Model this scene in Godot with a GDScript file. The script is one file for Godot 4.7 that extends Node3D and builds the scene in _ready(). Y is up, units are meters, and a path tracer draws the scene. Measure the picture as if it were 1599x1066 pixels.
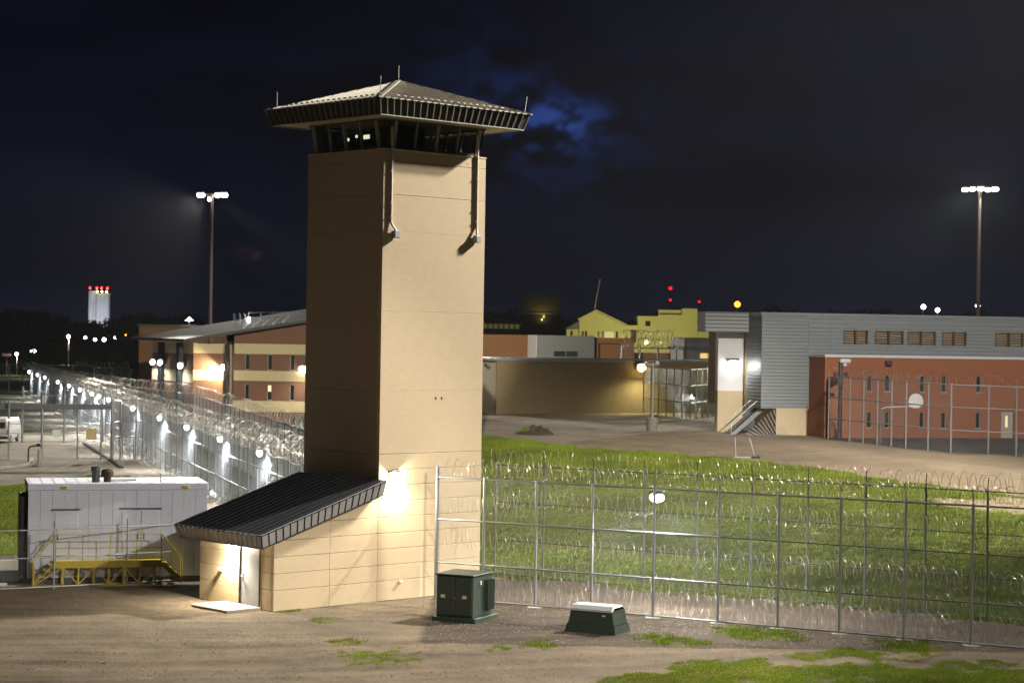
extends Node3D
# A guard tower and its prison yard at night. Units are metres, y is up, the camera stands at x = z = 0, ten metres up.

class Geo:
	var v := PackedVector3Array()
	var n := PackedVector3Array()
	var c := PackedColorArray()
	var i := PackedInt32Array()

	func face(p: Array, mid: Vector3) -> void:
		var nn: Vector3 = (p[1] - p[0]).cross(p[2] - p[0]).normalized()
		var m := Vector3.ZERO
		for q in p:
			m += q
		m /= p.size()
		var flip := nn.dot(m - mid) < 0.0
		if flip:
			nn = -nn
		var b := v.size()
		for q in p:
			v.append(q)
			n.append(nn)
		for k in range(1, p.size() - 1):
			i.append_array(PackedInt32Array([b, b + k, b + k + 1] if flip else [b, b + k + 1, b + k]))

	func box(lo: Vector3, hi: Vector3, t := Transform3D()) -> void:
		var m: Vector3 = t * ((lo + hi) / 2.0)
		var q := []
		for k in 8:
			q.append(t * Vector3(hi.x if k & 1 else lo.x, hi.y if k & 2 else lo.y, hi.z if k & 4 else lo.z))
		for f in [[0, 1, 3, 2], [4, 5, 7, 6], [0, 1, 5, 4], [2, 3, 7, 6], [0, 2, 6, 4], [1, 3, 7, 5]]:
			face([q[f[0]], q[f[1]], q[f[2]], q[f[3]]], m)

	func cbox(lo: Vector3, hi: Vector3, e: float, t := Transform3D()) -> void:   # a box with chamfered edges
		var mid := (lo + hi) / 2.0
		var half := (hi - lo) / 2.0
		var m: Vector3 = t * mid
		var pt := func(s: Vector3, axis: int) -> Vector3:
			var q := Vector3(s.x * (half.x - e), s.y * (half.y - e), s.z * (half.z - e))
			q[axis] = s[axis] * half[axis]
			return t * (mid + q)
		for a in 3:
			var b := (a + 1) % 3
			var d := (a + 2) % 3
			for s in [-1.0, 1.0]:
				var f := []
				for k in [[-1.0, -1.0], [1.0, -1.0], [1.0, 1.0], [-1.0, 1.0]]:
					var g := Vector3.ZERO
					g[a] = s
					g[b] = k[0]
					g[d] = k[1]
					f.append(pt.call(g, a))
				face(f, m)
				for s2 in [-1.0, 1.0]:
					var g0 := Vector3.ZERO
					g0[a] = s
					g0[b] = s2
					g0[d] = -1.0
					var g1 := g0
					g1[d] = 1.0
					face([pt.call(g0, a), pt.call(g0, b), pt.call(g1, b), pt.call(g1, a)], m)
		for k in 8:
			var s3 := Vector3(1.0 if k & 1 else -1.0, 1.0 if k & 2 else -1.0, 1.0 if k & 4 else -1.0)
			face([pt.call(s3, 0), pt.call(s3, 1), pt.call(s3, 2)], m)

	func bar(a: Vector3, b: Vector3, w: float, h: float, up := Vector3.UP) -> void:
		var d := b - a
		var z := d.normalized()
		if absf(z.dot(up)) > 0.98:
			up = Vector3(0.3, 0.0, 1.0)
		var x := up.cross(z).normalized()
		var y := z.cross(x)
		box(Vector3(-w / 2, -h / 2, 0), Vector3(w / 2, h / 2, d.length()), Transform3D(Basis(x, y, z), a))

	func tube(a: Vector3, b: Vector3, r0: float, r1 := -1.0, k := 8, caps := true) -> void:
		if r1 < 0.0:
			r1 = r0
		var z := (b - a).normalized()
		var x := (Vector3.UP if absf(z.y) < 0.9 else Vector3.RIGHT).cross(z).normalized()
		var y := z.cross(x)
		var s := v.size()
		for j in k:
			var d := x * cos(TAU * j / k) + y * sin(TAU * j / k)
			v.append(a + d * r0)
			v.append(b + d * r1)
			n.append(d)
			n.append(d)
		for j in k:
			var p := s + 2 * j
			var q := s + 2 * ((j + 1) % k)
			i.append_array(PackedInt32Array([p, p + 1, q, q, p + 1, q + 1]))
		if caps:
			var f0 := []
			var f1 := []
			for j in k:
				f0.append(v[s + 2 * j])
				f1.append(v[s + 2 * j + 1])
			var m := (a + b) / 2.0
			if r0 > 0.001:
				face(f0, m)
			if r1 > 0.001:
				face(f1, m)

	func path(p: PackedVector3Array, r: float, k := 3) -> void:   # a wire along points
		var s := v.size()
		var last := p.size() - 1
		var side := Vector3.ZERO
		for j in p.size():
			var z := (p[mini(j + 1, last)] - p[maxi(j - 1, 0)]).normalized()
			if side == Vector3.ZERO:
				side = (Vector3.UP if absf(z.y) < 0.9 else Vector3.RIGHT).cross(z)
			side = (side - z * side.dot(z)).normalized()
			var y := z.cross(side)
			for m in k:
				var d := side * cos(TAU * m / k) + y * sin(TAU * m / k)
				v.append(p[j] + d * r)
				n.append(d)
		for j in last:
			for m in k:
				var a := s + j * k + m
				var b := s + j * k + (m + 1) % k
				i.append_array(PackedInt32Array([a, a + k, b, b, a + k, b + k]))

	func slab(poly: Array, z0: float, z1: float, e: float, t := Transform3D()) -> void:   # a convex outline in x, y between z0 and z1, its z1 edges bevelled by e
		var mid := Vector2.ZERO
		for q in poly:
			mid += q
		mid /= poly.size()
		var m: Vector3 = t * Vector3(mid.x, mid.y, (z0 + z1) / 2)
		var outer := []
		var inner := []
		var back := []
		for k in poly.size():
			var q: Vector2 = poly[k]
			var a: Vector2 = (poly[k - 1] - q).normalized()
			var b: Vector2 = (poly[(k + 1) % poly.size()] - q).normalized()
			var w := q + (a + b) * e / maxf(absf(a.cross(b)), 0.3)
			back.append(t * Vector3(q.x, q.y, z0))
			outer.append(t * Vector3(q.x, q.y, z1 - e * signf(z1 - z0)))
			inner.append(t * Vector3(w.x, w.y, z1))
		face(inner, m)
		face(back, m)
		for k in poly.size():
			var l := (k + 1) % poly.size()
			face([outer[k], outer[l], inner[l], inner[k]], m)
			face([back[k], back[l], outer[l], outer[k]], m)

	func lathe(prof: Array, k: int, t := Transform3D()) -> void:   # profile of Vector2(radius, height)
		for j in prof.size() - 1:
			var p: Vector2 = prof[j]
			var q: Vector2 = prof[j + 1]
			var s := v.size()
			var nn := Vector2(q.y - p.y, p.x - q.x).normalized()
			for m in k:
				var d := Vector3(cos(TAU * m / k), 0, sin(TAU * m / k))
				v.append(t * (d * p.x + Vector3.UP * p.y))
				v.append(t * (d * q.x + Vector3.UP * q.y))
				var w: Vector3 = (t.basis * (d * nn.x + Vector3.UP * nn.y)).normalized()
				n.append(w)
				n.append(w)
			for m in k:
				var a := s + 2 * m
				var b := s + 2 * ((m + 1) % k)
				i.append_array(PackedInt32Array([a, b, a + 1, b, b + 1, a + 1]))

	func mesh() -> ArrayMesh:
		var a := []
		a.resize(Mesh.ARRAY_MAX)
		a[Mesh.ARRAY_VERTEX] = v
		a[Mesh.ARRAY_NORMAL] = n
		if c.size() == v.size():
			a[Mesh.ARRAY_COLOR] = c
		a[Mesh.ARRAY_INDEX] = i
		var m := ArrayMesh.new()
		m.add_surface_from_arrays(Mesh.PRIMITIVE_TRIANGLES, a)
		return m


var M := {}
var taken := {}
var rng := RandomNumberGenerator.new()
var nz := FastNoiseLite.new()
var nf := FastNoiseLite.new()
var pole_mesh: ArrayMesh
var wire_mesh: ArrayMesh


func V(x: float, y: float, z: float) -> Vector3:
	return Vector3(x, y, z)


func numbered(parent: Node, called: String) -> String:
	var key := str(parent.get_instance_id()) + called
	var k: int = taken.get(key, 0)
	taken[key] = k + 1
	return called if k == 0 else "%s_%03d" % [called, k]


func thing(called: String, label: String, category: String, at := Vector3.ZERO, turn := 0.0, group := "") -> Node3D:
	var o := Node3D.new()
	o.name = numbered(self, called)
	add_child(o, true)
	o.position = at
	o.rotation.y = turn
	o.set_meta("label", label)
	o.set_meta("category", category)
	if group:
		o.set_meta("group", group)
	return o


func inst(called: String, mesh: Mesh, mat: Material, parent: Node = self, t := Transform3D()) -> MeshInstance3D:
	var o := MeshInstance3D.new()
	o.name = numbered(parent, called)
	o.mesh = mesh
	o.material_override = mat
	parent.add_child(o, true)
	o.transform = t
	return o


func obj(called: String, g: Geo, mat: Material, parent: Node = self) -> MeshInstance3D:
	return inst(called, g.mesh(), mat, parent)


func boxp(called: String, lo: Vector3, hi: Vector3, mat: Material, parent: Node, e := 0.0) -> MeshInstance3D:
	var g := Geo.new()
	if e > 0.0:
		g.cbox(lo, hi, e)
	else:
		g.box(lo, hi)
	return obj(called, g, mat, parent)


func tag(o: Node, label: String, category: String, group := "") -> Node:
	o.set_meta("label", label)
	o.set_meta("category", category)
	if group:
		o.set_meta("group", group)
	return o


func lin(r: float, g: float, b: float, a := 1.0) -> Color:
	return Color(r, g, b, a).linear_to_srgb()


func noise_tex(seed_: int, freq: float, lo: Color, hi: Color, size := 512, kind := FastNoiseLite.TYPE_SIMPLEX_SMOOTH, oct := 5) -> NoiseTexture2D:
	var f := FastNoiseLite.new()
	f.seed = seed_
	f.noise_type = kind
	f.frequency = freq
	f.fractal_octaves = oct
	f.fractal_gain = 0.6
	var t := NoiseTexture2D.new()
	t.width = size
	t.height = size
	t.seamless = true
	t.noise = f
	var ramp := Gradient.new()
	ramp.set_color(0, lo)
	ramp.set_color(1, hi)
	t.color_ramp = ramp
	return t


func mat(called: String, col: Color, rough: float, metal := 0.0, tex: Texture2D = null, scale := 1.0, bump: Texture2D = null, depth := 0.0) -> StandardMaterial3D:
	var m := StandardMaterial3D.new()
	m.resource_name = called
	m.albedo_color = col
	m.roughness = rough
	m.metallic = metal
	m.uv1_triplanar = true
	m.uv1_world_triplanar = true
	m.uv1_scale = Vector3.ONE * scale
	if tex:
		m.albedo_texture = tex
	if bump:
		m.heightmap_enabled = true
		m.heightmap_texture = bump
		m.heightmap_scale = depth
	M[called] = m
	return m


func glow(called: String, col: Color, energy: float) -> void:
	var m := StandardMaterial3D.new()
	m.resource_name = called
	m.albedo_color = Color(0.9, 0.9, 0.9)
	m.emission_enabled = true
	m.emission = col
	m.emission_energy_multiplier = energy
	M[called] = m


func materials() -> void:
	var mottle := noise_tex(3, 0.012, Color(0.945, 0.94, 0.935), Color(1, 1, 1), 1024)
	var grain := noise_tex(5, 0.06, Color(0.72, 0.72, 0.72), Color(1, 1, 1), 512)
	var coarse := noise_tex(9, 0.05, Color(0.55, 0.53, 0.5), Color(1, 1, 1), 1024)
	var bumpy := noise_tex(7, 0.08, Color(0, 0, 0), Color(1, 1, 1), 512)
	mat("concrete_tan", lin(0.54, 0.435, 0.285), 0.9, 0.0, mottle, 0.22, bumpy, 0.35)
	mat("sealant", lin(0.66, 0.55, 0.38), 0.6)
	mat("core", lin(0.36, 0.29, 0.19), 0.95)
	mat("tan_block_shaded", lin(0.235, 0.175, 0.085), 0.95, 0.0, mottle, 0.12, bumpy, 1.0)  # front wall tone darkened to carry shade; the left wall stays lighter
	mat("band_tan", lin(0.60, 0.50, 0.28), 0.9, 0.0, mottle, 0.2)
	mat("brick_red", lin(0.55, 0.215, 0.115), 0.95, 0.0, coarse, 0.5)
	mat("brick_brown", lin(0.34, 0.18, 0.11), 0.95, 0.0, coarse, 0.5)
	mat("brick_orange", lin(0.45, 0.23, 0.11), 0.95, 0.0, coarse, 0.5)
	mat("siding_grey", lin(0.25, 0.275, 0.29), 0.5, 0.1, mottle, 0.15)
	mat("siding_white", lin(0.72, 0.72, 0.74), 0.5, 0.0, mottle, 0.15)
	mat("stucco_yellow", lin(0.47, 0.44, 0.22), 0.95, 0.0, mottle, 0.08)
	mat("roof_dark", lin(0.035, 0.037, 0.042), 0.45, 0.35, grain, 0.6)
	mat("roof_bronze", lin(0.16, 0.145, 0.12), 0.42, 0.5, grain, 0.6)
	mat("fascia_bronze", lin(0.085, 0.076, 0.06), 0.5, 0.3, grain, 0.8)
	mat("fascia_grey", lin(0.52, 0.525, 0.535), 0.5, 0.1, grain, 0.8)
	mat("rough_concrete", lin(0.27, 0.235, 0.19), 0.95, 0.0, grain, 0.6)
	mat("louvre_dark", lin(0.05, 0.045, 0.035), 0.6)
	mat("roof_weathered", lin(0.125, 0.115, 0.108), 0.8, 0.0, grain, 0.4)
	mat("hem", lin(0.5, 0.47, 0.40), 0.4, 0.5)
	mat("soffit", lin(0.40, 0.34, 0.22), 0.9, 0.0, mottle, 0.5)
	mat("frame_bronze", lin(0.16, 0.15, 0.13), 0.45, 0.4, grain, 1.0)
	mat("frame_light", lin(0.42, 0.41, 0.38), 0.5, 0.2, grain, 1.0)
	mat("door_grey", lin(0.34, 0.34, 0.36), 0.5, 0.0, grain, 0.8)
	mat("steel", lin(0.45, 0.47, 0.50), 0.42, 0.7, grain, 2.0)
	mat("steel_dark", lin(0.12, 0.13, 0.13), 0.5, 0.5, grain, 2.0)
	mat("steel_worn", lin(0.24, 0.25, 0.25), 0.55, 0.4, grain, 2.0)
	mat("wire", lin(0.42, 0.44, 0.45), 0.45, 0.6)
	mat("razor", lin(0.46, 0.44, 0.39), 0.30, 0.8)
	mat("conduit", lin(0.52, 0.50, 0.43), 0.5, 0.2)
	mat("box_grey", lin(0.42, 0.46, 0.52), 0.5, 0.1, grain, 2.0)
	mat("gen_grey", lin(0.64, 0.675, 0.80), 0.55, 0.0, mottle, 0.35)
	mat("white_paint", lin(0.78, 0.78, 0.79), 0.45, 0.0, grain, 0.6)
	mat("yellow_paint", lin(0.78, 0.62, 0.06), 0.55, 0.0, coarse, 1.0)
	mat("green_paint", lin(0.034, 0.05, 0.039), 0.42, 0.0, mottle, 0.7)
	mat("vault_lid_lit", lin(0.56, 0.58, 0.60), 0.5, 0.0, grain, 1.0)  # paler than the body: light on the lid put into its colour
	mat("black", lin(0.012, 0.012, 0.012), 0.6)
	mat("rust", lin(0.09, 0.04, 0.025), 0.85, 0.0, coarse, 2.0)
	mat("pad_concrete", lin(0.55, 0.51, 0.44), 0.9, 0.0, grain, 0.7, bumpy, 0.3)
	mat("kerb", lin(0.5, 0.45, 0.37), 0.9, 0.0, grain, 0.5)
	mat("sign_white", lin(0.7, 0.7, 0.74), 0.5)
	mat("sign_yellow", lin(0.62, 0.5, 0.25), 0.5)
	mat("red_paint", lin(0.5, 0.03, 0.02), 0.5)
	mat("wood_pole", lin(0.14, 0.085, 0.06), 0.8, 0.0, grain, 0.5)
	mat("mast_steel", lin(0.30, 0.20, 0.17), 0.6, 0.2, grain, 0.4)
	mat("soil", lin(0.11, 0.075, 0.045), 1.0, 0.0, coarse, 1.2, bumpy, 6.0)
	mat("bark", lin(0.06, 0.045, 0.03), 1.0, 0.0, coarse, 2.0)
	mat("silo_white", lin(0.62, 0.62, 0.66), 0.85, 0.0, mottle, 0.02)
	for g in [["ground", coarse, 0.9], ["grass_blade", null, 1.0], ["leaf", null, 1.0], ["stone", null, 1.0]]:
		var m := mat(g[0], Color.WHITE, 0.97, 0.0, g[1], g[2])
		m.vertex_color_use_as_albedo = true
	M.ground.heightmap_enabled = true
	M.ground.heightmap_texture = bumpy
	M.ground.heightmap_scale = 5.0
	M.grass_blade.backlight_enabled = true
	M.grass_blade.backlight = lin(0.06, 0.09, 0.01)
	var glass := mat("glass_dark", lin(0.02, 0.03, 0.03, 0.35), 0.04)
	glass.uv1_triplanar = false
	glass.transparency = BaseMaterial3D.TRANSPARENCY_ALPHA
	mat("pane_black", lin(0.012, 0.014, 0.013), 0.08)
	mat("pane_green", lin(0.03, 0.04, 0.035), 0.1)
	glow("lamp_white", Color(1, 0.99, 0.96), 14.0)
	glow("lamp_cold", Color(0.93, 0.97, 1.0), 16.0)
	glow("lamp_mast", Color(0.97, 1.0, 0.94), 22.0)
	glow("lamp_warm", Color(1, 0.86, 0.55), 14.0)
	glow("lamp_green", Color(0.92, 1.0, 0.62), 10.0)
	glow("lamp_orange", Color(1, 0.55, 0.14), 9.0)
	glow("lamp_red", Color(1, 0.06, 0.05), 5.0)
	glow("window_warm", Color(1, 0.78, 0.36), 0.9)
	glow("window_dim", Color(0.9, 0.65, 0.33), 0.13)
	glow("window_far", Color(0.85, 0.8, 0.4), 0.10)
	glow("screen_lamp", Color(0.97, 1.0, 0.80), 2.2)
	glow("sign_glow", Color(1, 0.12, 0.03), 0.10)


# ---- ground height and cover -------------------------------------------------------------------------------------------
func rise(x: float, z: float) -> float:
	var xf := -11.8 - (-z - 115.0) * 0.246
	return (2.65 * smoothstep(80, 152, -z) + 0.5 * smoothstep(152, 200, -z)) * smoothstep(6, 18, x - xf)


func ruts(x: float, z: float) -> float:
	var w := smoothstep(-56, -60, z) * smoothstep(-74, -69, z) * smoothstep(6, 0, x)
	if w <= 0.0:
		return 0.0
	var s := z + 0.30 * x + 0.007 * x * x + nz.get_noise_2d(x * 2.0, z * 2.0) * 0.5
	var d := 0.0
	for k in [[-62.0, 0.09], [-63.7, 0.08], [-65.4, 0.06], [-67.0, 0.06], [-60.4, 0.09], [-69.3, 0.04]]:
		var q: float = s - k[0]
		d -= k[1] * exp(-q * q / 0.05)
		d += 0.4 * k[1] * (exp(-(q - 0.4) * (q - 0.4) / 0.03) + exp(-(q + 0.4) * (q + 0.4) / 0.03))
	return d * w


func height(x: float, z: float) -> float:
	var h := rise(x, z)
	if z > -112.0 and z < -48.0 and absf(x) < 45.0:
		h += ruts(x, z) + nf.get_noise_2d(x, z) * 0.035
	else:
		h += nz.get_noise_2d(x, z) * 0.06 * smoothstep(20.0, 60.0, absf(x) + absf(z + 100) * 0.3)
	return h


const YARD := [-10.0, -165.0, -2.2, -152.0, 1.1, -146.4, 4.6, -140.0, 8.8, -137.8, 12.1, -135.6, 16.8, -132.2, 20.3, -127.8, 24.0, -121.8, 26.5, -119.0, 29.5, -116.4, 48.0, -104.0, 48.0, -57.0, 18.0, -73.6, 6.5, -80.7, -9.0, -90.0]
const BARE := [23.2, -114.9, 29.0, -115.6, 42.0, -112.0, 42.0, -103.0, 27.6, -108.9, 25.0, -110.6]
const FRONT := [1.5, -58.0, 4.1, -61.0, 7.4, -64.6, 10.8, -67.0, 13.8, -66.0, 17.0, -63.4, 30.0, -57.0, 30.0, -44.0, 0.0, -44.0]
const LEFT_LAWN := [-62.0, -128.0, -32.5, -129.0, -30.4, -136.0, -29.0, -140.4, -26.4, -139.8, -24.0, -136.5, -18.0, -112.0, -18.4, -94.0, -22.2, -89.9, -62.0, -83.0]
const FAR_LAWN := [-75.0, -282.0, -61.3, -256.0, -52.0, -214.0, -59.0, -232.0, -95.0, -215.0, -110.0, -290.0]
const STRIP_LAWN := [-60.0, -203.0, -48.0, -202.6, -45.2, -203.6, -42.0, -193.6, -46.0, -192.7, -60.0, -190.0]
const COURT := [24.2, -157.0, 24.2, -154.4, 25.4, -151.6, 26.8, -147.9, 28.2, -144.3, 30.6, -140.8, 36.0, -138.6, 60.0, -134.0, 60.0, -165.0]
const ROAD := [-80.0, -129.4, -32.0, -129.4, -28.6, -141.6, -24.0, -138.0, -14.0, -112.0, -30.0, -164.0, -72.0, -305.0, -95.0, -305.0, -80.0, -190.0]
var polys := {}


func poly(name_: String, flat: Array) -> void:
	var p := PackedVector2Array()
	for k in flat.size() / 2:
		p.append(Vector2(flat[2 * k], flat[2 * k + 1]))
	polys[name_] = p


func within(name_: String, x: float, z: float, wob := 0.8) -> bool:
	return Geometry2D.is_point_in_polygon(Vector2(x + nz.get_noise_2d(x * 6.0, z * 6.0) * wob, z + nz.get_noise_2d(z * 6.0 + 77.0, x * 6.0) * wob * 2.0), polys[name_])


func grassy(x: float, z: float) -> float:   # 0 .. 1 cover of living grass
	if z > -72.0:
		var g := 0.0
		if x > -1.0 and within("front", x, z, 1.2):
			g = clampf(0.14 + nf.get_noise_2d(x * 2.2, z * 1.3) * 1.5 + nz.get_noise_2d(x * 5.0, z * 5.0) * 0.9 + smoothstep(-65, -60.5, z + 0.12 * x - 1.2) * 1.0, 0, 1)
		for s in [[-3.9, -62.9, 0.9], [-4.6, -63.3, 0.6], [-5.2, -66.0, 0.45], [1.0, -66.3, 0.5], [5.3, -67.6, 0.7], [6.2, -67.2, 0.5], [8.2, -69.6, 0.8], [9.4, -69.3, 0.7], [-6.5, -71.4, 0.5], [-0.2, -65.3, 0.35], [13.2, -66.9, 0.9]]:
			var d: float = Vector2(x - s[0], (z - s[1]) * 0.55).length() / s[2] + nf.get_noise_2d(x * 5.0, z * 4.0) * 1.4
			g = maxf(g, clampf(1.1 - d, 0, 1) * 0.7)
		return g
	if z > -76.0 and Vector2(x + 8.1, z + 73.6).length() < 0.55:
		return 0.8
	if x > -12.0 and within("yard", x, z):
		if within("bare", x, z, 1.0):
			return 0.04
		return clampf(0.9 + nz.get_noise_2d(x * 4.0, z * 4.0) * 0.6, 0.25, 1.0)
	if x < -15.0:
		if within("left", x, z, 0.3) or within("far", x, z, 1.0) or within("strip", x, z, 0.5):
			return 0.95
		if z < -300.0:
			return 0.7
	return 0.0


func ground() -> void:
	poly("yard", YARD)
	poly("bare", BARE)
	poly("front", FRONT)
	poly("left", LEFT_LAWN)
	poly("far", FAR_LAWN)
	poly("strip", STRIP_LAWN)
	poly("court", COURT)
	poly("road", ROAD)
	var xs := PackedFloat32Array([-3500, -1500, -700, -400, -250, -180, -140, -115, -100])
	var x := -95.0
	while x < 70.0:
		xs.append(x)
		x += 0.27 if x > -22.0 and x < 22.0 else 0.8
	xs.append_array(PackedFloat32Array([75, 85, 100, 130, 180, 260, 400, 700, 1500, 3500]))
	var zs := PackedFloat32Array([60, 20, -10, -30, -42])
	var z := -47.0
	while z > -330.0:
		zs.append(z)
		z -= 0.27 if z > -92.0 else (0.7 if z > -210.0 else 2.0)
	zs.append_array(PackedFloat32Array([-345, -370, -410, -470, -560, -700, -1000, -1600, -2600, -4000]))
	var g := Geo.new()
	var w := xs.size()
	for zz in zs:
		for xx in xs:
			g.v.append(V(xx, height(xx, zz), zz))
			var a := nz.get_noise_2d(xx * 3.0, zz * 3.0)
			var b := nf.get_noise_2d(xx * 1.7, zz * 1.7)
			var col := Color(0.335, 0.262, 0.178)
			if xx < -12.0 and zz < -110.0 and within("road", xx, zz, 0.1):
				col = Color(0.43, 0.37, 0.28)
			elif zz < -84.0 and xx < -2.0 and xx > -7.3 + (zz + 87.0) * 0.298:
				col = Color(0.085, 0.09, 0.07)  # dark ground cover; lack of lamp light behind the fence also painted in
			elif xx > 20.0 and zz < -134.0 and within("court", xx, zz, 0.1):
				col = Color(0.19, 0.185, 0.175)
			elif zz < -84.0 and xx > -8.0:
				col = Color(0.41, 0.32, 0.215)
			elif zz < -66.0 and xx > -3.0:
				col = Color(0.12, 0.084, 0.055)
			if xx < 14.0 and zz > -75.0:
				var st := zz + 0.30 * xx + 0.007 * xx * xx
				b += 1.3 * nf.get_noise_2d(xx * 0.10 + 40.0, st * 2.2) + 0.9 * nz.get_noise_2d(xx * 1.2, st * 9.0)
			col = col * (1.0 + 0.30 * a + 0.30 * b)
			var gr := grassy(xx, zz)
			var gc := Color(0.125, 0.162, 0.014) * (1.0 + 0.5 * a + 0.3 * b)
			col = col.lerp(gc, clampf(gr * 1.15 if zz < -76.0 else gr * 0.8, 0, 1))
			col.a = 1.0
			g.c.append(col)
	for j in zs.size() - 1:
		for k in w - 1:
			var p := j * w + k
			g.i.append_array(PackedInt32Array([p, p + w, p + 1, p + 1, p + w, p + w + 1]))
	g.n.resize(g.v.size())
	for j in zs.size():
		for k in w:
			var l := g.v[j * w + maxi(k - 1, 0)]
			var r := g.v[j * w + mini(k + 1, w - 1)]
			var u := g.v[maxi(j - 1, 0) * w + k]
			var d := g.v[mini(j + 1, zs.size() - 1) * w + k]
			g.n[j * w + k] = (d - u).cross(r - l).normalized() * -1.0
			if g.n[j * w + k].y < 0.0:
				g.n[j * w + k] *= -1.0
	obj("ground", g, M.ground).set_meta("kind", "structure")


func scatter(called: String, label: String, category: String, mesh: Mesh, m: Material, spots: Array) -> void:   # spots: [Transform3D, Color]
	var mm := MultiMesh.new()
	mm.transform_format = MultiMesh.TRANSFORM_3D
	mm.use_colors = true
	mm.mesh = mesh
	mm.instance_count = spots.size()
	for k in spots.size():
		mm.set_instance_transform(k, spots[k][0])
		mm.set_instance_color(k, spots[k][1])
	var o := MultiMeshInstance3D.new()
	o.name = numbered(self, called)
	o.multimesh = mm
	o.material_override = m
	add_child(o, true)
	tag(o, label, category)
	o.set_meta("kind", "stuff")


func tuft(blades: int, spread: float, tall: float, wide: float) -> ArrayMesh:
	var g := Geo.new()
	for k in blades:
		var a := rng.randf() * TAU
		var p := V(cos(a), 0, sin(a)) * spread * sqrt(rng.randf())
		var out := V(cos(a + rng.randf_range(-1, 1)), 0, sin(a + rng.randf_range(-1, 1)))
		var side := out.cross(Vector3.UP) * wide
		var h := tall * rng.randf_range(0.5, 1.0)
		var mid := p + V(0, h * 0.6, 0) + out * h * 0.15
		var tip := p + V(0, h, 0) + out * h * 0.55
		var s := g.v.size()
		var fn := side.cross(mid - p).normalized()
		for q in [p - side, p + side, mid - side * 0.7, mid + side * 0.7, tip]:
			g.v.append(q)
			g.n.append(fn)
		g.i.append_array(PackedInt32Array([s, s + 2, s + 1, s + 1, s + 2, s + 3, s + 2, s + 4, s + 3]))
	return g.mesh()


func cover() -> void:
	var t1 := tuft(16, 0.16, 0.11, 0.006)
	var spots := []
	var fill := func(x0: float, x1: float, z0: float, z1: float, count: int, out: Array, tall: float, big: float) -> void:
		for k in count:
			var x := rng.randf_range(x0, x1)
			var z := rng.randf_range(z0, z1)
			if rng.randf() < grassy(x, z):
				var s := rng.randf_range(0.7, 1.35) * tall
				var b := Basis(Vector3.UP, rng.randf() * TAU).scaled(V(s, s * rng.randf_range(0.7, 1.3), s))
				var v := 0.75 + 0.5 * rng.randf() + 0.5 * nz.get_noise_2d(x * 3.0, z * 3.0)
				var dry := clampf(nz.get_noise_2d(x * 5.0 + 300.0, z * 5.0) * 1.4, 0, 0.55)
				var col := Color(0.128, 0.172, 0.009).lerp(Color(0.175, 0.17, 0.022), dry) * v * big
				out.append([Transform3D(b, V(x, height(x, z) - 0.005, z)), col])
	fill.call(-6.0, 34.0, -154.0, -66.0, 150000, spots, 1.2, 1.0)
	scatter("yard_grass", "rough mown grass covering the slope behind the two right hand fences", "grass", t1, M.grass_blade, spots)
	spots = []
	fill.call(-9.5, 24.0, -75.0, -55.0, 110000, spots, 0.62, 1.55)
	scatter("weed_grass", "patchy bright green weeds in the gravel in front of the fence", "grass", t1, M.grass_blade, spots)
	spots = []
	fill.call(-55.0, -17.0, -142.0, -84.0, 60000, spots, 1.1, 1.1)
	scatter("lawn_grass", "bright mown lawn to the left of the grey generator enclosure", "grass", t1, M.grass_blade, spots)
	# loose stones on the bare ground
	var st := Geo.new()
	st.lathe([Vector2(0.0, 0.55), Vector2(0.6, 0.42), Vector2(1.0, 0.0), Vector2(0.75, -0.3)], 5)
	spots = []
	for k in 70000:
		var x := rng.randf_range(-22, 20)
		var z := rng.randf_range(-83, -55)
		if nz.get_noise_2d(x * 5.0, z * 5.0) + rng.randf() * 0.9 < 0.25:
			continue
		var s := 0.012 + 0.028 * pow(rng.randf(), 3.0)
		var v := rng.randf_range(0.5, 1.35)
		spots.append([Transform3D(Basis(Vector3.UP, rng.randf() * TAU).scaled(V(s, s * rng.randf_range(0.6, 1.1), s * rng.randf_range(0.7, 1.3))), V(x, height(x, z), z)), Color(0.23, 0.185, 0.135) * v])
	scatter("gravel", "loose gravel strewn over the bare dirt round the tower", "gravel", st.mesh(), M.stone, spots)


# ---- light fittings ----------------------------------------------------------------------------------------------------
func spot(parent: Node, at: Vector3, dir: Vector3, energy: float, angle: float, col: Color, size := 0.15, soft := 0.6) -> void:
	var l := SpotLight3D.new()
	l.name = numbered(parent, "light")
	parent.add_child(l, true)
	l.position = at
	var up := Vector3.UP if absf(dir.normalized().y) < 0.98 else Vector3.RIGHT
	l.basis = Basis.looking_at(dir.normalized(), up)
	l.light_energy = energy
	l.light_color = col
	l.spot_angle = angle
	l.spot_angle_attenuation = soft
	l.spot_range = 400.0
	l.spot_attenuation = 2.0
	l.light_size = size
	l.shadow_enabled = true


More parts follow.
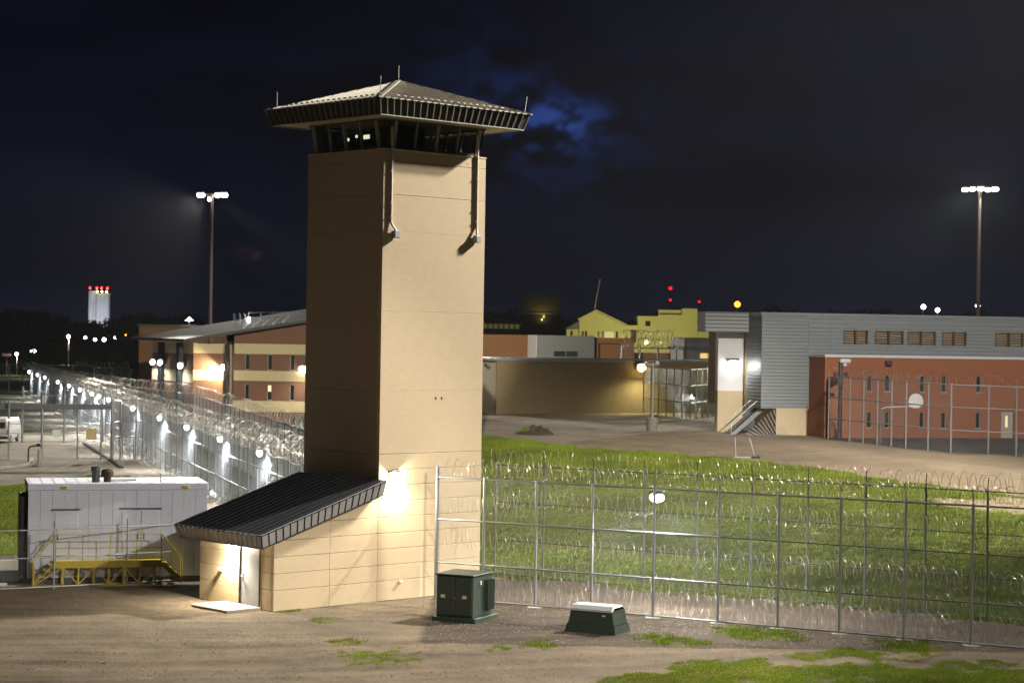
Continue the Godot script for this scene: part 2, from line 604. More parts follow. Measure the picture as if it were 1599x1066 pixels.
func wall_lamp(label: String, at: Vector3, out: Vector3, size: float, energy: float, col: Color, m: Material, group := "", pitch := -0.9, called := "wall_lamp") -> void:
	var o := thing(called, label, "wall lamp", at, atan2(out.x, out.z), group)
	var s := size
	var g := Geo.new()   # a flat hood over a bulging lens
	g.slab([Vector2(-s * 0.55, 0.0), Vector2(s * 0.55, 0.0), Vector2(s * 0.5, s * 0.16), Vector2(-s * 0.5, s * 0.16)], 0.0, s * 0.55, 0.02)
	g.box(V(-s * 0.4, -s * 0.6, 0.0), V(s * 0.4, 0.0, 0.04))
	obj("housing", g, M.frame_bronze, o)
	obj("lens", bulb(s * 0.48, s * 0.42, s * 0.30, V(0, -s * 0.40, s * 0.30 + 0.05)), m, o)
	spot(o, V(0, -s * 0.45, s * 0.66), V(0, pitch, 0.75), energy, 86.0, col, size * 0.35)
	if s < 0.5:   # the small lens also lights the wall it hangs on
		var b := OmniLight3D.new()
		b.name = "bulb_light"
		o.add_child(b)
		b.position = V(0, -s * 0.40, s * 0.30 + 0.05)
		b.light_energy = energy * 0.22
		b.light_color = col
		b.light_size = 0.06
		b.omni_range = 400.0
		b.omni_attenuation = 2.0
		b.shadow_enabled = true


func bulb(rx: float, ry: float, rz: float, at: Vector3) -> Geo:   # a rounded lens
	var g := Geo.new()
	var prof := []
	for k in 7:
		var a := PI * (0.5 - k / 6.0)
		prof.append(Vector2(maxf(0.0, cos(a)), sin(a)))
	prof.reverse()
	g.lathe(prof, 12, Transform3D(Basis().scaled(V(rx, ry, rz)), at))
	return g


# ---- fences --------------------------------------------------------------------------------------------------------------
func shared_meshes() -> void:
	var g := Geo.new()
	g.tube(V(0, 0, 0), V(0, 1, 0), 1.0, -1.0, 8)
	pole_mesh = g.mesh()
	g = Geo.new()
	var p := PackedVector3Array()
	for k in 121:
		p.append(V(0.034 if k % 2 else -0.034, k / 120.0, 0.004 if k % 2 else -0.004))
	g.path(p, 0.0030, 3)
	wire_mesh = g.mesh()


func pole(called: String, a: Vector3, b: Vector3, r: float, m: Material, parent: Node) -> MeshInstance3D:
	var y := b - a
	var up := y.normalized()
	var x := (Vector3.UP if absf(up.y) < 0.9 else Vector3.RIGHT).cross(up).normalized()
	var z := x.cross(up)
	return inst(called, pole_mesh, m, parent, Transform3D(Basis(x * r, y, z * r), a))


func chain_link(parent: Node, a: Vector3, b: Vector3, tall: float, step := 0.068, lift := 0.05) -> void:   # woven wire from a to b, local to parent
	var d := V(b.x - a.x, 0, b.z - a.z)
	var count := int(d.length() / step)
	if count < 1:
		return
	d = d.normalized()
	var mm := MultiMesh.new()
	mm.transform_format = MultiMesh.TRANSFORM_3D
	mm.mesh = wire_mesh
	mm.instance_count = count
	for k in count:
		var t := (k + 0.5) / count
		mm.set_instance_transform(k, Transform3D(Basis(d * step / 0.068, Vector3.UP * (tall - lift), d.cross(Vector3.UP) * step / 0.068), a.lerp(b, t) + V(0, lift, 0)))
	var o := MultiMeshInstance3D.new()
	o.name = numbered(parent, "chain_link")
	o.multimesh = mm
	o.material_override = M.wire
	parent.add_child(o, true)
	o.set_meta("kind", "stuff")


func coil(parent: Node, pts: Array, off: float, y: float, r: float, pitch: float, thick: float, seed_: int, segs := 20) -> void:   # one run of razor coil above ground points (local)
	rng.seed = seed_
	var g := Geo.new()
	var p := PackedVector3Array()
	var phase := 0.0
	var rr := r
	for k in pts.size() - 1:
		var a: Vector3 = pts[k]
		var b: Vector3 = pts[k + 1]
		var d := b - a
		var run := V(d.x, 0, d.z).length()
		d = d / run
		var side := V(-d.z, 0, d.x).normalized()
		var count := int(run / pitch)
		var sag := 0.0
		for j in count:
			var r0 := rr
			rr = r * rng.randf_range(0.74, 1.12)
			var sag0 := sag
			sag = rng.randf_range(-0.06, 0.05)
			var tip := rng.randf_range(-0.9, 0.9) * pitch
			for s in segs:
				var f := float(s) / segs
				var ang := TAU * f + phase
				var q := a + d * ((j + f) * pitch + sin(ang) * pitch * 0.55 + tip * sin(TAU * f) * 0.5)
				p.append(q + V(0, y + lerpf(sag0, sag, f), 0) + side * off + (V(0, cos(ang), 0) + side * sin(ang)) * lerpf(r0, rr, f))
	if p.size() < 2:
		return
	g.path(p, thick, 3)
	obj("razor_coil", g, M.razor, parent)


func on_ground(x: float, z: float) -> Vector3:
	return V(x, rise(x, z), z)


func fence(label: String, line: Array, tall: float, gap: float, rails: Array, coils: Array, post_r := 0.045, group := "", step := 0.068, ms: Material = null) -> Node3D:
	# line: Vector2 (x, z) corners; coils: [side offset, height, radius, pitch, wire radius]
	var ms_: Material = ms if ms else M.steel
	var o: Vector3 = on_ground(line[0].x, line[0].y)
	var root := thing("chain_link_fence", label, "fence", o, 0.0, group)
	var loc := []
	for q in line:
		loc.append(on_ground(q.x, q.y) - o)
	for k in line.size() - 1:
		var a: Vector2 = line[k]
		var b: Vector2 = line[k + 1]
		var count := maxi(1, roundi(a.distance_to(b) / gap))
		var prev: Vector3 = loc[k]
		for j in count + 1:
			var q := a.lerp(b, float(j) / count)
			var p := on_ground(q.x, q.y) - o
			if j > 0 or k == 0:
				pole("post", p - V(0, 0.15, 0), p + V(0, tall + 0.06, 0), post_r, ms_, root)
			if j > 0:
				chain_link(root, prev, p, tall, step)
			prev = p
		for h in rails:
			pole("rail", loc[k] + V(0, h, 0), loc[k + 1] + V(0, h, 0), post_r * 0.62, ms_, root)
	var sd := 11
	for c in coils:
		coil(root, loc, c[0], c[1], c[2], c[3], c[4], sd, 16 if c[3] > 0.35 else 20)
		sd += 7
	return root


# ---- the guard tower -----------------------------------------------------------------------------------------------------
const TOWER := Vector3(-4.94, 0, -76.28)
const TOWER_TURN := 0.7537
const TW := 5.22      # width of the right face
const TD := 4.65      # depth of the left face


func tw(x: float, y: float, z: float) -> Vector3:
	return TOWER + Basis(Vector3.UP, TOWER_TURN) * V(x, y, z)


func clip_top(q: Array, a: float, b: float) -> Array:   # keeps what lies under y = a + b x
	var out := []
	for k in q.size():
		var p: Vector2 = q[k]
		var r: Vector2 = q[(k + 1) % q.size()]
		var dp := a + b * p.x - p.y
		var dr := a + b * r.x - r.y
		if dp >= 0:
			out.append(p)
		if (dp >= 0) != (dr >= 0):
			out.append(p.lerp(r, dp / (dp - dr)))
	return out


func panel(parent: Node, x0: float, x1: float, y0: float, y1: float, t: Transform3D, a := 99.0, b := 0.0) -> void:
	var gap := 0.007
	var q := clip_top([Vector2(x0 + 0.003, y0 + gap), Vector2(x1 - 0.003, y0 + gap), Vector2(x1 - 0.003, y1 - gap), Vector2(x0 + 0.003, y1 - gap)], a, b)
	if q.size() < 3:
		return
	var area := 0.0
	for k in q.size():
		area += q[k].cross(q[(k + 1) % q.size()])
	if absf(area) < 0.02:
		return
	var g := Geo.new()
	g.slab(q, -0.12, 0.0, 0.010, t)
	obj("concrete_panel", g, M.concrete_tan, parent)


func plate(g: Geo, a: Vector3, b: Vector3, c: Vector3, d: Vector3, thick: float) -> void:   # a thin plate, its outer face a b c d
	var nn := (b - a).cross(c - a).normalized() * thick
	var m := (a + b + c + d) / 4.0 - nn / 2
	var q := [a, b, c, d]
	var r := [a - nn, b - nn, c - nn, d - nn]
	g.face(q, m)
	g.face(r, m)
	for k in 4:
		var l := (k + 1) % 4
		g.face([q[k], q[l], r[l], r[k]], m)


func fascia(parent: Node, t0: Vector3, t1: Vector3, b0: Vector3, b1: Vector3, count: int, m: Material, rib: Material, out: Vector3) -> void:
	for k in count:
		var f0 := float(k) / count
		var f1 := float(k + 1) / count
		var g := Geo.new()
		var a := t0.lerp(t1, f0)
		var b := t0.lerp(t1, f1)
		var c := b0.lerp(b1, f1)
		var d := b0.lerp(b1, f0)
		if (b - a).cross(c - a).dot(out) > 0.0:
			plate(g, a, b, c, d, 0.03)
		else:
			plate(g, b, a, d, c, 0.03)
		obj("fascia_panel", g, m, parent)
		var s := Geo.new()
		s.bar(a + out * 0.012, d + out * 0.012, 0.035, 0.05, out)
		obj("fascia_rib", s, rib, parent)
	var h := Geo.new()
	h.bar(b0 + out * 0.01 - V(0, 0.015, 0), b1 + out * 0.01 - V(0, 0.015, 0), 0.06, 0.035)
	obj("drip_edge", h, rib, parent)


func tower() -> void:
	var o := thing("guard_tower", "tall tan concrete guard tower with windowed cab, hip roof and sloped entry annex", "tower", TOWER, TOWER_TURN)
	var I := Transform3D()
	var left := Transform3D(Basis(V(0, 0, 1), V(0, 1, 0), V(-1, 0, 0)), Vector3.ZERO)
	boxp("core_wall", V(0.05, 0, -TD + 0.05), V(TW - 0.05, 17.0, -0.05), M.core, o)
	var ys := [0.0, 0.76, 1.36, 1.96, 2.56, 3.16, 3.76, 4.36, 4.95, 5.54, 7.92, 10.94, 13.97, 15.35, 16.62, 17.03]
	for k in ys.size() - 1:
		panel(o, 0.0, TW, ys[k], ys[k + 1], I)
		panel(o, -TD, -0.125, ys[k], ys[k + 1], left)
		panel(o, 0.0, TD - 0.125, ys[k], ys[k + 1], Transform3D(Basis(V(0, 0, -1), V(0, 1, 0), V(1, 0, 0)), V(TW, 0, -0.125)))
	for k in [2, 3, 4]:   # pale sealant in three of the wide joints
		boxp("joint_sealant", V(0.01, ys[14 - k] - 0.008, -0.04), V(TW - 0.01, ys[14 - k] + 0.008, 0.002), M.sealant, o)
	# the annex in front of the left face
	var a := 4.08
	var b := 0.305
	boxp("annex_core", V(-4.77, 0, -TD + 0.05), V(0.0, 2.5, -0.05), M.core, o)
	for k in 8:
		panel(o, -4.82, -2.27, ys[k], ys[k + 1], I, a, b)
		panel(o, -2.27, -0.0, ys[k], ys[k + 1], I, a, b)
	var front := Transform3D(Basis(V(0, 0, 1), V(0, 1, 0), V(-1, 0, 0)), V(-4.82, 0, 0))
	for k in 5:
		var top: float = minf(ys[k + 1], 2.60)
		panel(o, -TD, -2.12, ys[k], top, front)
		panel(o, -0.82, -0.125, ys[k], top, front)
	panel(o, -2.12, -0.82, 2.28, 2.60, front)
	var dr := boxp("door", V(-4.79, 0.1, -2.06), V(-4.74, 2.22, -0.88), M.door_grey, o)
	var hd := Geo.new()
	hd.tube(V(-4.80, 1.12, -1.93), V(-4.90, 1.12, -1.93), 0.02)
	hd.tube(V(-4.88, 1.12, -1.93), V(-4.88, 1.12, -1.78), 0.016)
	hd.cbox(V(-4.81, 1.0, -1.97), V(-4.79, 1.24, -1.89), 0.004)
	obj("handle", hd, M.steel, dr)
	for y in [0.35, 1.15, 2.0]:
		var hg := Geo.new()
		hg.tube(V(-4.82, y - 0.08, -0.87), V(-4.82, y + 0.08, -0.87), 0.022)
		obj("hinge", hg, M.steel, dr)
	var fr := Geo.new()
	fr.box(V(-4.85, 0.1, -2.115), V(-4.74, 2.275, -2.06))
	fr.box(V(-4.85, 0.1, -0.88), V(-4.74, 2.275, -0.825))
	fr.box(V(-4.85, 2.22, -2.058), V(-4.74, 2.275, -0.882))
	obj("door_frame", fr, M.frame_bronze, o)
	boxp("fixture_box", V(-4.97, 1.17, -3.3), V(-4.822, 1.31, -3.14), M.white_paint, o, 0.03)
	boxp("fixture_box", V(1.05, 0.62, 0.002), V(1.17, 0.74, 0.1), M.white_paint, o, 0.02)
	# annex roof: deck, standing seams, fascia on three sides
	var ry := func(x: float) -> float: return 4.60 + 0.305 * x
	var x0 := -5.77
	var z0 := -5.0
	var z1 := 0.5
	var dk := Geo.new()
	plate(dk, V(x0, ry.call(x0), z1), V(-0.01, ry.call(-0.01), z1), V(-0.01, ry.call(-0.01), z0), V(x0, ry.call(x0), z0), 0.05)
	obj("annex_roof", dk, M.roof_dark, o)
	for k in 14:
		var z := z0 + 0.2 + k * 0.385
		var s := Geo.new()
		s.bar(V(x0, ry.call(x0) + 0.01, z), V(-0.02, ry.call(-0.02) + 0.01, z), 0.03, 0.026)
		obj("roof_seam", s, M.roof_dark, o)
	var fb := 0.2
	fascia(o, V(x0, ry.call(x0), z0), V(x0, ry.call(x0), z1), V(x0 + fb, ry.call(x0) - 0.48, z0 + 0.1), V(x0 + fb, ry.call(x0) - 0.48, z1 - fb), 18, M.fascia_grey, M.fascia_grey, V(-0.93, -0.37, 0))
	fascia(o, V(x0, ry.call(x0), z1), V(0.0, ry.call(0.0), z1), V(x0 + fb, ry.call(x0) - 0.48, z1 - fb), V(0.0, ry.call(0.0) - 0.54, z1 - fb), 18, M.fascia_grey, M.black, V(0, -0.37, 0.93))
	fascia(o, V(x0, ry.call(x0), z0), V(0.0, ry.call(0.0), z0), V(x0 + fb, ry.call(x0) - 0.48, z0 + 0.1), V(0.0, ry.call(0.0) - 0.54, z0 + 0.1), 6, M.fascia_grey, M.fascia_grey, V(0, -0.37, -0.93))
	var sf := Geo.new()
	plate(sf, V(x0 + fb, ry.call(x0) - 0.47, z0 + 0.1), V(0.0, ry.call(0.0) - 0.52, z0 + 0.1), V(0.0, ry.call(0.0) - 0.52, z1 - fb), V(x0 + fb, ry.call(x0) - 0.47, z1 - fb), 0.02)
	obj("annex_soffit", sf, M.soffit, o)
	# the cab
	boxp("parapet_cap", V(-0.02, 17.033, -TD - 0.02), V(TW + 0.02, 17.08, 0.02), M.sealant, o, 0.008)
	boxp("cab_floor", V(0.3, 17.082, -TD + 0.3), V(TW - 0.3, 17.12, -0.3), M.black, o)
	var sides := [
		[Transform3D(Basis(), V(0, 0, 0)), TW, [0.60, 1.67, 2.74, 3.81, 4.88]],
		[Transform3D(Basis(V(0, 0, 1), V(0, 1, 0), V(-1, 0, 0)), V(0, 0, -TD)), TD, [0.26, 1.2, 2.16, 3.14, 4.14]],
		[Transform3D(Basis(V(-1, 0, 0), V(0, 1, 0), V(0, 0, -1)), V(TW, 0, -TD)), TW, [0.5, 1.56, 2.61, 3.67, 4.72]],
		[Transform3D(Basis(V(0, 0, -1), V(0, 1, 0), V(1, 0, 0)), V(TW, 0, 0)), TD, [0.4, 1.36, 2.32, 3.28, 4.24]]]
	var yb := 17.20
	var yt := 18.20
	for sd in sides:
		var t: Transform3D = sd[0]
		var L: float = sd[1]
		var pos := func(s: float, y: float, dz := 0.0) -> Vector3:
			var f: float = (y - 17.08) / 1.12
			var ins: float = lerpf(0.19, 0.0, f)
			return t * V(clampf(s, ins, L - ins), y, -ins + dz)
		var sl := Geo.new()
		plate(sl, pos.call(0.0, 17.08), pos.call(L, 17.08), pos.call(L, yb), pos.call(0.0, yb), 0.12)
		obj("cab_sill", sl, M.frame_bronze, o)
		var hd2 := Geo.new()
		plate(hd2, pos.call(0.0, 18.13), pos.call(L, 18.13), pos.call(L, 18.22), pos.call(0.0, 18.22), 0.12)
		obj("cab_header", hd2, M.frame_bronze, o)
		var ms: Array = sd[2]
		var outw: Vector3 = t.basis * V(0, -0.16, 1)
		for k in ms.size():
			var g := Geo.new()
			var wide := 0.14 if k == 0 or k == ms.size() - 1 else (0.12 if k == 2 else 0.06)
			g.bar(pos.call(ms[k], 17.1, -0.02), pos.call(ms[k], 18.15, -0.02), wide, 0.10, outw)
			obj("corner_column" if k == 0 or k == ms.size() - 1 else "mullion", g, M.frame_light, o)
		var cuts := [0.0] + ms + [L]
		for k in cuts.size() - 1:
			var g := Geo.new()
			plate(g, pos.call(cuts[k] + 0.03, yb, -0.05), pos.call(cuts[k + 1] - 0.03, yb, -0.05), pos.call(cuts[k + 1] - 0.03, 18.14, -0.05), pos.call(cuts[k] + 0.03, 18.14, -0.05), 0.012)
			obj("window_pane", g, M.glass_dark, o)
	boxp("cab_ceiling", V(0.15, 18.222, -TD + 0.15), V(TW - 0.15, 18.25, -0.15), M.black, o)
	var desk := boxp("console_desk", V(0.75, 17.122, -3.9), V(1.25, 17.52, -1.7), M.steel_dark, o, 0.02)
	boxp("console_core", V(2.0, 17.122, -3.3), V(3.4, 18.2, -1.6), M.black, o)
	for s in [[-3.62, 0.30, 17.60, 0.12], [-2.92, 0.12, 17.70, 0.11], [-2.42, 0.36, 17.62, 0.16]]:
		boxp("screen", V(0.95, s[2], s[0]), V(0.99, s[2] + s[3], s[0] + s[1]), M.screen_lamp, desk, 0.012)
		var g := Geo.new()
		g.tube(V(0.98, 17.52, s[0] + s[1] / 2), V(0.98, s[2], s[0] + s[1] / 2), 0.02)
		obj("screen_stand", g, M.frame_light, desk)
	# hip roof
	var e := 1.2
	var eb := 1.02
	var peak := V(TW / 2, 20.02, -TD / 2)
	var cs := [V(-e, 18.8, e), V(TW + e, 18.8, e), V(TW + e, 18.8, -TD - e), V(-e, 18.8, -TD - e)]
	var cb := [V(-eb, 18.2, eb), V(TW + eb, 18.2, eb), V(TW + eb, 18.2, -TD - eb), V(-eb, 18.2, -TD - eb)]
	var so := Geo.new()
	so.box(V(-eb + 0.03, 18.205, -TD - eb + 0.03), V(TW + eb - 0.03, 18.221, eb - 0.03))
	obj("soffit", so, M.soffit, o)
	for k in 4:
		var p: Vector3 = cs[k]
		var q: Vector3 = cs[(k + 1) % 4]
		var edge := (q - p).normalized()
		var out := edge.cross(Vector3.UP)
		out = out if out.dot(p - peak) > 0 else -out
		var L := p.distance_to(q)
		var count := 23 if k % 2 == 0 else 21
		var r := Geo.new()
		r.face([p + out * 0.02, q + out * 0.02, peak], V(TW / 2, 10, -TD / 2))
		obj("roof_plane", r, M.roof_bronze, o)
		fascia(o, p, q, cb[k], cb[(k + 1) % 4], count, M.fascia_bronze, M.frame_light, (out + V(0, -0.3, 0)).normalized())
		var depth := absf((peak - p).dot(out))
		for j in range(0, count):
			var s := (j + 0.5) * L / count
			var run: float = depth * minf(s, L - s) / (L / 2)
			var at := p + edge * s
			var g := Geo.new()
			g.bar(at + out * 0.03 + V(0, 0.02, 0), at - out * run + V(0, 1.22 * run / depth + 0.02, 0), 0.035, 0.05)
			obj("roof_seam", g, M.hem, o)
			var hm := Geo.new()
			hm.box(V(-0.1, -0.02, -0.05), V(0.1, 0.02, 0.03), Transform3D(Basis(edge, Vector3.UP, edge.cross(Vector3.UP)), at - edge * 0.16 + out * 0.03))
			obj("pan_hem", hm, M.hem, o)
			if run > 0.9:
				var sg := Geo.new()
				sg.bar(at - out * 0.5 + edge * 0.05 + V(0, 0.20, 0), at - out * 0.5 + edge * 0.2 + V(0, 0.20, 0), 0.03, 0.06)
				obj("snow_guard", sg, M.hem, o)
		var hp := Geo.new()
		hp.bar(p + V(0, 0.02, 0), peak + V(0, 0.03, 0), 0.16, 0.05)
		obj("hip_cap", hp, M.hem, o)
	for k in 4:
		var at: Vector3 = [peak, cs[0] + V(0.05, 0, -0.05), cs[3] + V(0.3, 0, 0.3), cs[1] + V(-0.2, 0, -0.1)][k]
		var g := Geo.new()
		var lean := V(0.22, 0, -0.1) if k == 3 else Vector3.ZERO
		g.tube(at - V(0, 0.03, 0), at + V(0, 0.06, 0), 0.05, 0.035)
		g.tube(at, at + V(0, [0.62, 0.78, 0.72, 0.72][k], 0) + lean, 0.017, 0.012, 6)
		obj("lightning_rod", g, M.hem, o)
	# two conduits with their boxes
	for x in [0.36, 4.72]:
		var g := Geo.new()
		var bx := 0.16 if x < 1.0 else -0.05
		var pts := PackedVector3Array([V(x, 17.9, 0.02), V(x, 17.1, 0.05), V(x, 16.9, 0.048), V(x, 14.3, 0.048), V(x + bx * 0.4, 14.16, 0.09), V(x + bx, 14.02, 0.14), V(x + bx, 13.9, 0.15)])
		g.path(pts, 0.045, 8)
		obj("conduit", g, M.conduit, o)
		boxp("junction_box", V(x + bx - 0.13, 13.70, 0.03), V(x + bx + 0.13, 13.98, 0.27), M.box_grey, o, 0.02)
		for y in [16.2, 15.0, 14.5]:
			boxp("conduit_strap", V(x - 0.075, y, 0.001), V(x + 0.075, y + 0.04, 0.098), M.conduit, o)
	for x in [2.75, 3.05]:
		boxp("drain_opening", V(x, 7.58, -0.004), V(x + 0.07, 7.68, 0.006), M.black, o)
	for x in [0.35, 0.9, 4.2]:
		boxp("lifting_plug", V(x, 16.75, -0.003), V(x + 0.09, 16.81, 0.004), M.core, o)
	wall_lamp("bright wall lamp over the grey door of the tower annex", tw(-4.835, 2.36, -2.35), Basis(Vector3.UP, TOWER_TURN) * V(-1, 0, 0), 0.40, 34.0, Color(1, 0.95, 0.84), M.lamp_white)
	wall_lamp("bright wall lamp on the tower's lit face above the fence corner", tw(0.66, 4.86, 0.01), Basis(Vector3.UP, TOWER_TURN) * V(0, 0, 1), 0.42, 28.0, Color(1, 0.95, 0.84), M.lamp_white)
	var pd := Geo.new()
	pd.cbox(V(-6.35, -0.1, -2.95), V(-4.84, 0.1, -0.7), 0.02)
	var pdo := obj("door_slab", pd, M.pad_concrete)
	pdo.position = TOWER
	pdo.rotation.y = TOWER_TURN
	tag(pdo, "pale concrete slab on the ground before the tower's grey door", "slab")


# ---- things near the tower -----------------------------------------------------------------------------------------------
func boxes() -> void:
	var o := thing("transformer_cabinet", "tall dark green steel transformer cabinet on a pad by the fence corner", "transformer", V(-2.57, 0, -71.57), -0.431)
	boxp("base", V(-0.12, -0.05, -1.85), V(1.6, 0.15, 0.06), M.green_paint, o, 0.02)
	boxp("cabinet", V(0.02, 0.152, -1.62), V(1.46, 1.6, -0.04), M.green_paint, o, 0.025)
	boxp("lid", V(-0.02, 1.602, -1.66), V(1.5, 1.66, 0.0), M.green_paint, o, 0.02)
	for x in [0.05, 0.75]:
		var d := boxp("door", V(x, 0.22, -0.038), V(x + 0.67, 1.55, -0.012), M.green_paint, o, 0.01)
		boxp("label_plate", V(x + (0.16 if x < 0.5 else 0.3), 0.82, -0.011), V(x + (0.33 if x < 0.5 else 0.47), 0.93, -0.006), M.sign_yellow, d)
	boxp("latch", V(0.66, 0.8, -0.011), V(0.8, 0.84, 0.03), M.red_paint, o, 0.008)
	for k in 6:
		boxp("cooling_fin", V(1.462, 0.35, -1.5 + k * 0.1), V(1.62, 1.42, -1.47 + k * 0.1), M.green_paint, o)
	boxp("side_latch", V(1.462, 1.28, -0.62), V(1.52, 1.42, -0.54), M.white_paint, o, 0.01)
	o = thing("cable_vault", "low green utility vault with a sloped lid coloured as lit right of the transformer", "utility box", V(1.95, 0, -69.3), -0.469)
	var g := Geo.new()
	var lo := [V(0, 0, 0), V(1.9, 0, 0), V(1.9, 0, -1.3), V(0, 0, -1.3)]
	var mi := [V(0.06, 0.3, -0.05), V(1.84, 0.3, -0.05), V(1.84, 0.3, -1.25), V(0.06, 0.3, -1.25)]
	var up := [V(0.18, 0.74, -0.12), V(1.72, 0.74, -0.12), V(1.72, 0.74, -1.18), V(0.18, 0.74, -1.18)]
	for k in 4:
		var l := (k + 1) % 4
		g.face([lo[k], lo[l], mi[l], mi[k]], V(0.95, 0.3, -0.65))
	obj("skirt", g, M.green_paint, o)
	g = Geo.new()
	for k in 4:
		var l := (k + 1) % 4
		var d: Vector3 = V(0.95, 0.3, -0.65) - mi[k]
		var d2: Vector3 = V(0.95, 0.3, -0.65) - mi[l]
		g.face([mi[k] + d * 0.04, mi[l] + d2 * 0.04, up[l], up[k]], V(0.95, 0.3, -0.65))
	obj("body", g, M.green_paint, o)
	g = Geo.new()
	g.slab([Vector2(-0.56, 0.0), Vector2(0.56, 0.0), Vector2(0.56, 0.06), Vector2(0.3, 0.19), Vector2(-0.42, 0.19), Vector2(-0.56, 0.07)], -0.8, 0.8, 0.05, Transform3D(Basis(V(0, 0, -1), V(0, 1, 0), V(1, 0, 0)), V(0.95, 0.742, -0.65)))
	obj("lid", g, M.vault_lid_lit, o)
	boxp("label_plate", V(1.35, 0.6, -0.1), V(1.47, 0.64, -0.075), M.sign_yellow, o)
	# generator enclosure
	o = thing("generator_enclosure", "long grey steel generator enclosure with doors left of the tower", "generator", V(-18.95, 0, -79.75), 0.275)
	o.scale = V(0.925, 1, 1)
	var L := 7.6
	boxp("shell", V(0.02, 0.25, -3.1), V(L - 0.02, 3.86, -0.05), M.gen_grey, o)
	boxp("skid", V(0, 0, -3.1), V(L, 0.248, -0.06), M.steel_dark, o)
	for k in 15:
		var x := k * L / 15.0
		boxp("wall_panel", V(x + 0.004, 0.26, -0.049), V(x + L / 15.0 - 0.004, 3.70, -0.004 - 0.004 * (k % 2)), M.gen_grey, o, 0.006)
	boxp("roof_trim", V(-0.03, 3.70, -3.15), V(L + 0.03, 3.98, 0.03), M.gen_grey, o, 0.02)
	g = Geo.new()
	for k in 15:
		g.box(V(0.1 + k * L / 15.0, 3.982, -3.1), V(0.14 + k * L / 15.0, 4.0, 0.0))
	g.box(V(0, 3.97, -3.1), V(L, 3.985, 0.0))
	obj("roof_sheet", g, M.gen_grey, o)
	for d in [[1.12, 2.08, 0], [3.95, 4.75, 1], [4.77, 5.55, 0]]:
		var dd := boxp("door", V(d[0], 0.95, -0.002), V(d[1], 2.86, 0.025), M.gen_grey, o, 0.008)
		var hx: float = d[1] - 0.12 if d[2] else d[0] + 0.12
		boxp("handle", V(hx - 0.02, 1.75, 0.026), V(hx + 0.02, 2.0, 0.06), M.black, dd, 0.006)
	boxp("door_canopy", V(1.0, 2.93, 0.0), V(2.2, 2.97, 0.08), M.frame_bronze, o)
	boxp("door_canopy", V(3.85, 2.95, 0.0), V(5.65, 2.99, 0.08), M.frame_bronze, o)
	for x in [1.35, 6.5]:
		boxp("lifting_lug", V(x, 3.76, 0.03), V(x + 0.26, 3.88, 0.08), M.yellow_paint, o, 0.01)
	for s in [[0.92, 2.02], [4.55, 2.02]]:
		boxp("warning_plate", V(s[0] + 0.2, s[1], 0.026), V(s[0] + 0.34, s[1] + 0.14, 0.03), M.sign_yellow, o)
	boxp("intake_hood", V(-0.30, 0.2, -2.9), V(-0.005, 3.45, -0.25), M.black, o, 0.03)
	g = Geo.new()
	g.lathe([Vector2(0.17, 3.98), Vector2(0.17, 4.35), Vector2(0.21, 4.45), Vector2(0.21, 4.62), Vector2(0.15, 4.62), Vector2(0.14, 4.3)], 14, Transform3D(Basis(), V(2.85, 0, -0.5)))
	obj("exhaust_stack", g, M.steel_dark, o)
	g = Geo.new()
	g.lathe([Vector2(0.16, 3.98), Vector2(0.16, 4.2), Vector2(0.27, 4.22), Vector2(0.27, 4.4), Vector2(0.2, 4.5), Vector2(0.0, 4.52)], 14, Transform3D(Basis(), V(3.35, 0, -0.55)))
	obj("exhaust_vent", g, M.rust, o)
	g = Geo.new()
	g.tube(V(5.6, 3.98, -0.2), V(5.6, 4.35, -0.2), 0.03, 0.02)
	g.tube(V(3.3, 4.05, -0.5), V(4.6, 4.05, -0.9), 0.05)
	obj("roof_pipe", g, M.steel, o)
	# yellow service platform
	o = thing("service_platform", "yellow steel service platform with truss legs, stairs and handrails", "platform", V(-18.95, 0, -79.75), 0.275)
	o.scale = V(0.925, 1, 1)
	var z0 := 0.10
	var z1 := 0.80
	for k in 4:
		var x := 1.08 + k * 1.13
		boxp("deck_plank", V(x + 0.004, 0.93, z0), V(x + 1.126, 0.97, z1), M.yellow_paint, o)
		boxp("deck_edge", V(x + 0.004, 0.72, z1 + 0.002), V(x + 1.126, 0.99, z1 + 0.04), M.yellow_paint, o)
	var tops := [1.44, 2.74, 4.0, 5.31]
	var bots := [0.23, 2.09, 3.36, 4.66]
	for k in 4:
		for e in [[bots[k], tops[k]], [bots[(k + 1) % 4], tops[k]]]:
			if k == 3 and e[0] < 1.0:
				continue
			g = Geo.new()
			g.bar(V(e[0], 0.06, z1), V(e[1], 0.74, z1), 0.05, 0.05)
			obj("brace", g, M.yellow_paint, o)
		for z in [z0, z1]:
			boxp("leg", V(tops[k] - 0.035, 0, z - 0.035), V(tops[k] + 0.035, 0.74, z + 0.035), M.yellow_paint, o)
			boxp("leg", V(bots[k] - 0.03, 0, z - 0.03), V(bots[k] + 0.03, 0.74 if k else 0.9, z + 0.03), M.yellow_paint, o)
	boxp("bottom_chord", V(0.2, 0.0, z1 - 0.022), V(5.6, 0.05, z1 + 0.022), M.yellow_paint, o)
